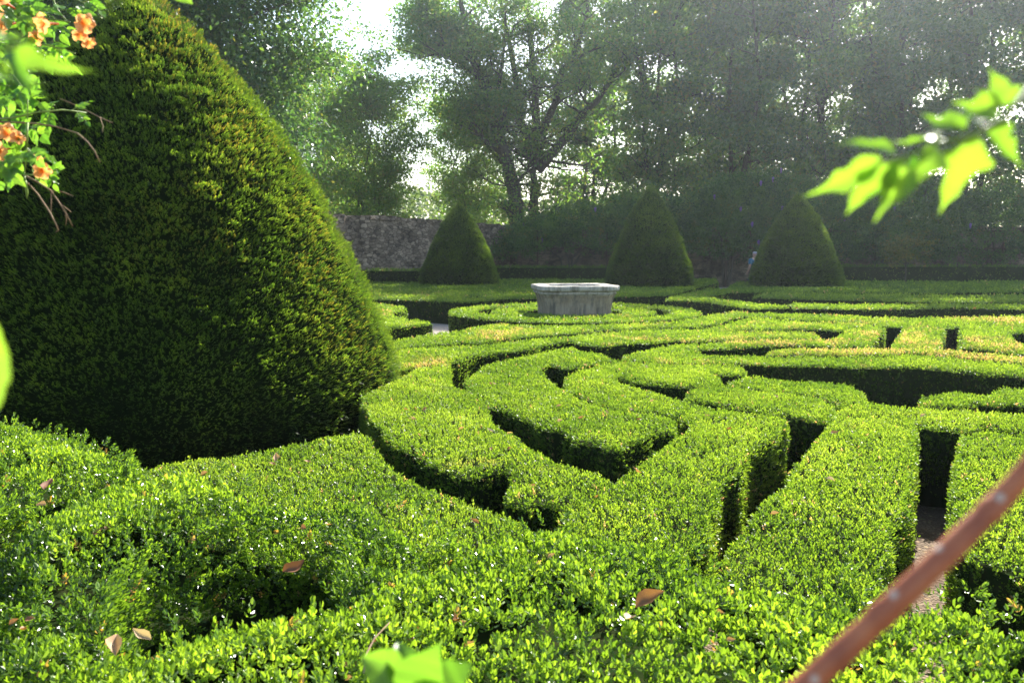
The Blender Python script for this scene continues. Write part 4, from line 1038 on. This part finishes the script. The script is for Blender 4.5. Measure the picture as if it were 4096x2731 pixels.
# compound leaves: from, to, leaflet length
PL = [((10, 40), (90, -10), .03), ((60, 60), (130, 110), .03), ((140, 60), (215, 20), .03), ((170, 70), (240, 130), .028), ((30, 130), (-10, 210), .034), ((90, 160), (60, 230), .034), ((150, 170), (190, 240), .03),
      ((230, 195), (290, 250), .026), ((60, 220), (120, 290), .032), ((20, 300), (80, 330), .034), ((60, 300), (10, 370), .034), ((100, 370), (160, 400), .032), ((105, 430), (60, 480), .032), ((50, 470), (20, 540), .032),
      ((150, 450), (200, 410), .024), ((110, 500), (165, 530), .034), ((108, 540), (50, 575), .034), ((106, 590), (165, 640), .036), ((102, 640), (50, 680), .034), ((99, 690), (20, 720), .03), ((0, 230), (40, 260), .03),
      ((200, 690), (240, 660), .02), ((190, 690), (215, 730), .02), ((340, 0), (400, 30), .026), ((290, 440), (350, 400), .018), ((300, 445), (345, 478), .018), ((-20, 380), (30, 430), .034), ((0, 90), (40, 120), .03),
      ((-10, 10), (20, 60), .032), ((120, 20), (160, -20), .03), ((40, 640), (80, 610), .03), ((-20, 560), (40, 640), .032), ((110, 330), (60, 400), .03), ((170, 120), (230, 90), .026),
      ((240, 40), (330, 40), .026), ((0, 170), (90, 190), .03), ((180, 330), (120, 340), .028), ((80, 90), (170, 110), .028)]
for _ in range(46):
    if _ < 32: x, y = random.uniform(-20, 300), random.uniform(-20, 460)
    else: x, y = random.uniform(-20, 170), random.uniform(460, 700)
    if x > 150 and 230 < y < 400 or x > 240 and y > 180 : continue
    a = random.uniform(0, 2 * PI); r_ = random.uniform(45, 80)
    PL.append(((x, y), (x + math.cos(a) * r_, y + math.sin(a) * r_ * .8), random.uniform(.022, .032)))
for (a, b_, l) in PL:
    dd = random.uniform(-.1, .22)
    pinnate(fo, fo, sp(*a, D=VD + dd), sp(*b_, D=VD + dd + random.uniform(-.05, .05)), l, (random.gauss(0, .5), -.8, random.uniform(.1, .8)), pairs=3, smat=1, tint=.55)
st.build('stem', M['greenstem'], vine, smooth=True)
fo.build('foliage', [M['vine'], M['greenstem']], vine)
FL = [((20, 100), (-.3, -.7, -.3), .055), ((190, 95), (-.4, -.8, -.2), .05), ((330, 85), (.7, -.6, -.5), .05), ((318, 130), (.2, -.5, -.8), .035), ((352, 160), (.5, -.4, -.9), .034),
      ((20, 10), (-.2, -.8, .2), .05), ((30, 535), (.4, -.8, .1), .045), ((8, 600), (-.1, -.9, -.2), .05), ((155, 620), (.1, -.3, -.9), .026), ((168, 680), (.5, -.8, -.3), .042), ((70, 560), (.5, -.7, .3), .034), ((150, 150), (0, -.8, -.4), .035)]
for (p, ax, s) in FL:
    trumpet('flower', sp(*p, D=VD - .06) - Vector(ax).normalized() * s * .5, ax, s * .72, vine)

# leaf sprays right in front of the lens, far out of focus
def spray(name, label, D, rachis, leaflets, rad=.0012, tint=.75, tooth=.24, slim=True):
    root = empty(name, at(rachis[0][0], rachis[0][1], D), label=label, cat='leaf spray')
    off = -Vector(root.location)
    mb = MB()
    mb.tube([at(x, y, D) + off for x, y in rachis], [rad * (1.2 - .5 * i / len(rachis)) for i in range(len(rachis))], 8)
    mb.build('leaf_stalk', M['greenstem'], root, smooth=True)
    for (b0, t0, w, dz, tn) in leaflets:
        m2 = MB()
        p0 = at(b0[0], b0[1], D) + off; p1 = at(t0[0], t0[1], D + dz) + off
        wid = w / FP * D * (.74 if slim else .8)
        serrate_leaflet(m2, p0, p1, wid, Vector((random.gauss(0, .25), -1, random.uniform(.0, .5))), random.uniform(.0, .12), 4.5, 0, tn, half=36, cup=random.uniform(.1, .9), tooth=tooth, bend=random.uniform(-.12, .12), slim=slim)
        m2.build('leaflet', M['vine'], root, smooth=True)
    return root
def V_(x, y): return (3150 + x / 1.4938, 350 + y / 1.4938)
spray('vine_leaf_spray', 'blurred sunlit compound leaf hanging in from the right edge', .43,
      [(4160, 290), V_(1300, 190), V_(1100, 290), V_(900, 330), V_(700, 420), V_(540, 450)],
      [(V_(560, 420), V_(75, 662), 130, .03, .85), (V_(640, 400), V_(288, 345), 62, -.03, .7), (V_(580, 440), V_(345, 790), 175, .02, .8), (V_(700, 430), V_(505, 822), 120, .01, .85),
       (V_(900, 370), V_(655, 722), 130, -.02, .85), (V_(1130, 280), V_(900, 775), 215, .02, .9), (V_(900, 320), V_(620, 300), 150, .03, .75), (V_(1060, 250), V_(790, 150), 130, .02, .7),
       (V_(1250, 170), V_(960, 90), 150, -.01, .8), (V_(1300, 120), V_(1080, -10), 150, .02, .85), (V_(1330, 100), V_(1200, -120), 140, .0, .8), (V_(1180, 260), V_(1420, 480), 150, .0, .7), (V_(760, 400), V_(560, 640), 110, .05, .1), (V_(900, 320), V_(760, 640), 100, .05, .15), (V_(640, 430), V_(420, 700), 90, .04, .3), (V_(1000, 250), V_(860, 130), 90, .05, .15), (V_(1130, 230), V_(1000, 60), 100, .04, .2)])  # last leaflets tinted dark: shade of overlapping blades put into their colour
spray('vine_leaf_spray', 'blurred green leaf with a pointed tip at the upper left edge', .42,
      [(-120, 240), (-40, 210), (40, 190), (80, 180)],
      [((30, 190), (388, 284), 105, .01, .8), ((60, 200), (206, 402), 62, -.03, .35), ((-60, 150), (120, 150), 110, .02, .85), ((-90, 260), (70, 320), 95, .02, .6), ((20, 240), (150, 360), 80, .03, .8)])
spray('vine_leaf_spray', 'blurred leaf tuft poking up at the bottom edge', .55,
      [(1690, 2900), (1680, 2800), (1660, 2750)],
      [((1650, 2790), (1430, 2625), 250, .03, .62), ((1660, 2780), (1590, 2560), 210, .04, .42), ((1665, 2790), (1760, 2575), 240, -.02, .5), ((1680, 2800), (1890, 2650), 250, .02, .4), ((1670, 2800), (1840, 2760), 200, -.01, .55)], tooth=.12, slim=False)
mb = MB(); p = at(-60, 1700, .36)
serrate_leaflet(mb, at(-75, 1690, .36) - p, at(-55, 1160, .36) - p, 190 / FP * .36, Vector((.1, -1, .2)), 0, 3, 0, .95, half=20, cup=.1)
o = mb.build('vine_leaf', M['vine'], smooth=True, label='edge of a pale blurred leaf at the left border halfway down', cat='leaf'); o.location = p
mb = MB(); p = at(740, -20, 1.2)
serrate_leaflet(mb, at(690, -50, 1.2) - p, at(772, 20, 1.2) - p, 60 / FP * 1.2, Vector((.1, -1, .2)), 0, 3, 0, .8, half=20)
o = mb.build('vine_leaf', M['vine'], smooth=True, label='small leaf tip at the top edge above the tip of the big cone', cat='leaf'); o.location = p
# thick red brown stem across the lower right corner
def stem_mat():
    m, nt, out = mat_new('red_stem')
    tc = N(nt, 'ShaderNodeTexCoord')
    n = N(nt, 'ShaderNodeTexNoise', Scale=60, Detail=5); nt.links.new(tc.outputs['Object'], n.inputs['Vector'])
    c = ramp(nt, n.outputs['Fac'], [(.24, .06, .022), (.34, .095, .035), (.42, .14, .055)], [.3, .5, .7])
    v = N(nt, 'ShaderNodeTexVoronoi', Scale=75); nt.links.new(tc.outputs['Object'], v.inputs['Vector'])
    f = ramp(nt, v.outputs['Distance'], [(1, 1, 1), (0, 0, 0)], [.10, .2])
    c = mixc(nt, f, c, (.5, .4, .32))
    p = N(nt, 'ShaderNodeBsdfPrincipled', Roughness=.5); nt.links.new(c, p.inputs['Base Color']); nt.links.new(p.outputs[0], out.inputs[0])
    return m
M['redstem'] = stem_mat()
mb = MB(); p = at(3700, 2300, .36)
ln = [(2950, 2960), (3230, 2735), (3420, 2560), (3600, 2390), (3760, 2240), (3900, 2100), (4000, 2000), (4110, 1880), (4350, 1620)]
pts = [at(x, y, .36 + .003 * math.sin(i * 1.3)) - p for i, (x, y) in enumerate(ln)]
fine = []
for i in range(len(pts) - 1):
    for k in range(5): fine.append(pts[i].lerp(pts[i + 1], k / 5))
fine.append(pts[-1])
mb.tube(fine, [(.0061) * (1 - .2 * i / len(fine)) * (1 + .03 * math.sin(i * .9) + (.16 if i in (13, 28) else 0)) for i in range(len(fine))], 20)
o = mb.build('bare_shoot', M['redstem'], smooth=True, label='thick blurred reddish brown stem crossing the lower right corner', cat='stem'); o.location = p

# ------------------------------------------------------------------ dead leaves lying on the hedges
M['dead'] = leaf_mat('dead_leaf', [(.13, .045, .018), (.24, .11, .045), (.38, .22, .11), (.5, .38, .26)], (.3, .2, .1), trans=.25, rough=.6)
def on_top(x, y, z):
    r = x - 2048; u = 1365.5 - y
    dy = FP * math.cos(PITCH) + u * math.sin(PITCH); dz = -FP * math.sin(PITCH) + u * math.cos(PITCH)
    t = (z - CAM_Z) / dz
    return Vector((r * t, dy * t, z))
def dead_leaf(px_, py_, z, size, tint, label, group=None, aspect=.5, curl=.5):
    p = on_top(px_, py_, z)
    mb = MB(); a = random.uniform(0, 2 * PI); D = p.y
    L = size / FP * D
    d = Vector((math.cos(a), math.sin(a) * .9, random.uniform(-.1, .35)))
    serrate_leaflet(mb, -d * L * .5, d * L * .5, L * aspect, Vector((random.gauss(0, .3), -.5, 1)), -random.uniform(.1, curl), 2.3, 0, tint, half=18, cup=random.uniform(.5, 1.5), tooth=.1, bend=random.uniform(-.2, .2))
    o = mb.build('fallen_leaf', M['dead'], smooth=True, label=label, cat='dead leaf', group=group)
    o.location = p
big_l = [((2600, 2410), .79, 130, .3, 'long curled orange brown leaf on the front hedge'), ((2515, 2475), .77, 90, .75, 'pale beige round leaf on the front hedge below the orange one'),
         ((465, 2585), .77, 120, .7, 'large tan leaf on the front hedge at the lower left'), ((570, 2545), .79, 80, .9, 'cream coloured narrow leaf beside the large tan leaf'),
         ((195, 1940), .76, 85, .12, 'dark red curled leaf by the small gap at the left'), ((1175, 2265), .72, 100, .12, 'reddish brown leaf at the rim of the dark hollow'),
         ((1960, 1725), .58, 32, .98, 'white upright leaf on the V shaped hedge'), ((2545, 1888), .57, 46, .55, 'tan leaf on the inner rim of the V shaped hedge'),
         ((3340, 1733), .58, 40, .5, 'tan leaf on the far part of the long straight hedge'), ((3320, 1922), .58, 40, .97, 'white leaf lying on the long straight hedge')]
for (p, z, s, t, lab) in big_l: dead_leaf(p[0], p[1], z, s, t, lab)
gl = 'small dead leaves scattered on the clipped hedges'
small = [(1697, 1637), (1622, 1638), (1645, 1677), (1848, 1719), (1966, 1800), (2040, 1795), (1650, 1676), (2237, 1626), (2240, 1685), (2325, 1673), (2557, 1680), (2520, 1635), (2610, 1605), (2430, 1650), (2490, 1585), (2585, 1470), (2780, 1440), (1960, 1537), (1975, 1535), (2830, 1664), (2920, 1716), (3215, 2010), (3165, 2010), (3100, 2060), (3930, 1926), (3690, 1665), (3105, 1585), (2390, 1990), (1230, 1850), (1090, 1860), (2130, 1945), (1900, 2090), (2340, 1460), (3185, 1235), (3560, 1240), (2970, 1250), (3900, 1235)]
for (x, y) in small:
    dead_leaf(x, y, .562, max(16, 26 * (y - 1000) / 700), random.choice([.25, .5, .7, .85, .4]), 'small brown dead leaf lying on the trimmed top of a box hedge', gl)
gl2 = 'dead leaves caught in the shaggy foreground hedge'
for (x, y) in [(395, 2130), (440, 2110), (165, 2020), (1310, 2100), (1215, 2115), (1820, 2480), (1860, 2500), (1510, 2570), (1640, 2550), (1680, 2530), (2210, 2230), (1440, 2650), (1390, 2670), (1400, 2720), (2880, 2460), (2925, 2560), (60, 2490), (120, 2480), (90, 2520), (1100, 1835), (820, 1900), (1880, 2580)]:
    dead_leaf(x, y, .745, random.uniform(36, 58), random.choice([.2, .35, .55, .7]), 'curled brown dead leaf caught in the tall front hedges', gl2, aspect=.6)
mb = MB(); p = on_top(1490, 2600, .78)
tp = [on_top(x, y, .79) - p for x, y in [(1455, 2690), (1462, 2640), (1500, 2590), (1560, 2545)]]
mb.tube([t + Vector((0, 0, .012 * i)) for i, t in enumerate(tp)], [.0026, .0024, .0022, .0012], 7)
o = mb.build('fallen_twig', M['twig'], smooth=True, label='pale bent twig lying on the front hedge near the bottom edge', cat='twig'); o.location = p

# ------------------------------------------------------------------ the person walking behind the right small cone
def skinned(name, joints, bones, mat, parent=None, sub=2, **kw):
    me = bpy.data.meshes.new(name)
    names = list(joints)
    me.from_pydata([joints[n][0] for n in names], [(names.index(a), names.index(b)) for a, b in bones], [])
    o = link(name, me, parent, **kw)
    md = o.modifiers.new('skin', 'SKIN'); md.use_smooth_shade = True
    for i, n in enumerate(names):
        v = me.skin_vertices[0].data[i]; r = joints[n][1]
        v.radius = r if isinstance(r, tuple) else (r, r); v.use_root = (i == 0)
    sb = o.modifiers.new('sub', 'SUBSURF'); sb.levels = sub; sb.render_levels = sub
    dg = bpy.context.evaluated_depsgraph_get(); dg.update()
    m2 = bpy.data.meshes.new_from_object(o.evaluated_get(dg)); o.modifiers.clear(); o.data = m2
    m2.materials.clear(); m2.materials.append(mat)
    return o
def flat_mat(name, c, rough=.8):
    return solid_mat(name, [tuple(x * .8 for x in c), c, tuple(min(1, x * 1.15) for x in c)], 40, rough=rough, bump=.1)
skin = flat_mat('skin', (.55, .33, .24), .55); shirt = flat_mat('teal_cloth', (.05, .17, .26)); shorts = flat_mat('dark_cloth', (.02, .02, .03)); hairm = flat_mat('grey_hair', (.55, .5, .56)); bluem = flat_mat('blue_cloth', (.05, .22, .55)); shoem = flat_mat('shoe', (.12, .1, .09))
PD = 31.0; pp = at(3019, 1010, PD)
J = {'pelvis': ((0, 0, .95), (.16, .12)), 'waist': ((0, 0, 1.08), (.145, .10)), 'chest': ((0, .0, 1.28), (.17, .12)), 'upper': ((0, 0, 1.42), (.15, .09)), 'neck': ((.0, -.02, 1.50), .055), 'headb': ((.0, .0, 1.56), .062),
     'head': ((0, .0, 1.64), (.078, .095)), 'crown': ((0, .005, 1.70), (.062, .075)),
     'shL': ((-.19, 0, 1.42), .06), 'elL': ((-.245, .05, 1.14), .042), 'wrL': ((-.27, -.06, .93), .028), 'haL': ((-.275, -.10, .85), .034),
     'shR': ((.19, 0, 1.42), .06), 'elR': ((.25, .03, 1.14), .042), 'wrR': ((.27, -.09, .92), .028), 'haR': ((.275, -.13, .84), .034),
     'hiL': ((-.095, 0, .90), .09), 'knL': ((-.10, -.10, .50), .06), 'anL': ((-.10, .06, .09), .038), 'toL': ((-.10, -.14, .04), .035),
     'hiR': ((.095, 0, .90), .09), 'knR': ((.10, .10, .50), .06), 'anR': ((.10, .22, .12), .038), 'toR': ((.10, .04, .04), .035)}
B = [('pelvis', 'waist'), ('waist', 'chest'), ('chest', 'upper'), ('upper', 'neck'), ('neck', 'headb'), ('headb', 'head'), ('head', 'crown'), ('upper', 'shL'), ('shL', 'elL'), ('elL', 'wrL'), ('wrL', 'haL'), ('upper', 'shR'), ('shR', 'elR'), ('elR', 'wrR'), ('wrR', 'haR'),
     ('pelvis', 'hiL'), ('hiL', 'knL'), ('knL', 'anL'), ('anL', 'toL'), ('pelvis', 'hiR'), ('hiR', 'knR'), ('knR', 'anR'), ('anR', 'toR')]
person = skinned('person', J, B, skin, label='person seen from behind in a dark teal shirt, half hidden by the right small cone', cat='person')
for i in range(5):   # fingers, part of the same hand area
    pass
S = {'c': ((0, 0, 1.0), (.175, .13)), 'w': ((0, 0, 1.1), (.165, .12)), 'ch': ((0, 0, 1.28), (.19, .135)), 'u': ((0, 0, 1.43), (.165, .10)), 'n': ((0, 0, 1.475), .075), 'sl': ((-.2, 0, 1.42), .078), 'el': ((-.235, .035, 1.23), .072), 'sr': ((.2, 0, 1.42), .078), 'er': ((.24, .02, 1.23), .072)}
skinned('shirt', S, [('c', 'w'), ('w', 'ch'), ('ch', 'u'), ('u', 'n'), ('u', 'sl'), ('sl', 'el'), ('u', 'sr'), ('sr', 'er')], shirt, person)
S = {'c': ((0, 0, 1.0), (.17, .13)), 'p': ((0, 0, .92), (.175, .14)), 'hl': ((-.1, 0, .86), .105), 'kl': ((-.102, -.085, .56), .085), 'hr': ((.1, 0, .86), .105), 'kr': ((.102, .08, .56), .085)}
skinned('shorts', S, [('c', 'p'), ('p', 'hl'), ('hl', 'kl'), ('p', 'hr'), ('hr', 'kr')], shorts, person)
S = {'a': ((0, .012, 1.645), (.088, .10)), 'b': ((0, .02, 1.70), (.083, .095)), 'c': ((0, .02, 1.735), (.05, .06))}
skinned('cap', S, [('a', 'b'), ('b', 'c')], hairm, person)
for sg, nme, y0, z0 in ((-1, 'shoe', -.04, .05), (1, 'shoe', .13, .05)):
    mbs = MB(); mbs.tube([(sg * .1, y0 + .12, z0), (sg * .1, y0 + .04, z0 + .01), (sg * .1, y0 - .06, z0), (sg * .1, y0 - .14, z0 - .01)], [.035, .045, .048, .03], 10); mbs.build('shoe', shoem, person, smooth=True)
person.location = (pp.x, PD, 0); person.rotation_euler.z = math.radians(205)
bb = MB(); bb.tube([(0, 0, 0), (.01, 0, -.05), (.02, 0, -.12), (.0, 0, -.2)], [.03, .05, .055, .03], 10)
o = bb.build('cloth_bundle', bluem, smooth=True, label='small bright blue bag held low beside the walking person', cat='bag'); o.location = (pp.x - .22, PD - .12, .74)
# ------------------------------------------------------------------ light, sky, camera
SUN_AZ = math.radians(27); SUN_EL = math.radians(36)
w = bpy.data.worlds.new('World'); scene.world = w; w.use_nodes = True
nt = w.node_tree; bg = nt.nodes['Background']
sky = nt.nodes.new('ShaderNodeTexSky'); sky.sky_type = 'NISHITA'; sky.sun_disc = False
sky.sun_elevation = SUN_EL; sky.sun_rotation = SUN_AZ; sky.altitude = 200; sky.air_density = 1.2; sky.dust_density = 2.0; sky.ozone_density = 1.0
nt.links.new(sky.outputs[0], bg.inputs['Color']); bg.inputs['Strength'].default_value = .10
sl = bpy.data.lights.new('sun', 'SUN'); sl.energy = 5.0; sl.angle = math.radians(.55); sl.color = (1, .945, .86)
so = bpy.data.objects.new('sun', sl); C.objects.link(so)
sd = Vector((math.sin(SUN_AZ) * math.cos(SUN_EL), math.cos(SUN_AZ) * math.cos(SUN_EL), math.sin(SUN_EL)))
so.rotation_euler = sd.to_track_quat('Z', 'Y').to_euler(); so.location = sd * 80

cam = bpy.data.cameras.new('camera'); co = bpy.data.objects.new('camera', cam); C.objects.link(co)
co.location = (0, 0, CAM_Z); co.rotation_euler = (PI / 2 - PITCH, 0, 0)
cam.lens = 28.0; cam.sensor_width = 36; cam.sensor_fit = 'HORIZONTAL'; cam.clip_start = .05; cam.clip_end = 20000
cam.dof.use_dof = True; cam.dof.focus_distance = 4.6; cam.dof.aperture_fstop = 28.0 / 1000 / .0052 
scene.camera = co
vs = scene.view_settings; vs.view_transform = 'Standard'; vs.look = 'None'; vs.gamma = 1; vs.use_curve_mapping = False
vs.exposure = 1.8
scene.cycles.max_bounces = 6; scene.cycles.transmission_bounces = 4; scene.cycles.diffuse_bounces = 3; scene.cycles.glossy_bounces = 2
scene.cycles.sample_clamp_indirect = 6
scene.cycles.use_denoising = True

# ------------------------------------------------------------------ morning air
def haze(density=.0007, aniso=.75):
    me = bpy.data.meshes.new('haze')
    x0, x1, y0, y1, z0, z1 = -960, 1160, -12, 1460, -1.0, 32
    v = [(x, y, z) for z in (z0, z1) for x, y in ((x0, y0), (x1, y0), (x1, y1), (x0, y1))]
    me.from_pydata(v, [], [(0, 3, 2, 1), (4, 5, 6, 7), (0, 1, 5, 4), (1, 2, 6, 5), (2, 3, 7, 6), (3, 0, 4, 7)])
    m, nt, out = mat_new('haze')
    pv = N(nt, 'ShaderNodeVolumePrincipled', Density=density, Anisotropy=aniso); pv.inputs['Color'].default_value = (.80, .92, 1, 1)
    nt.links.new(pv.outputs[0], out.inputs['Volume']); me.materials.append(m)
    link('haze', me, kind='stuff', label='thin bright morning haze in the air between the trees', cat='haze')
    scene.cycles.volume_bounces = 0
haze()
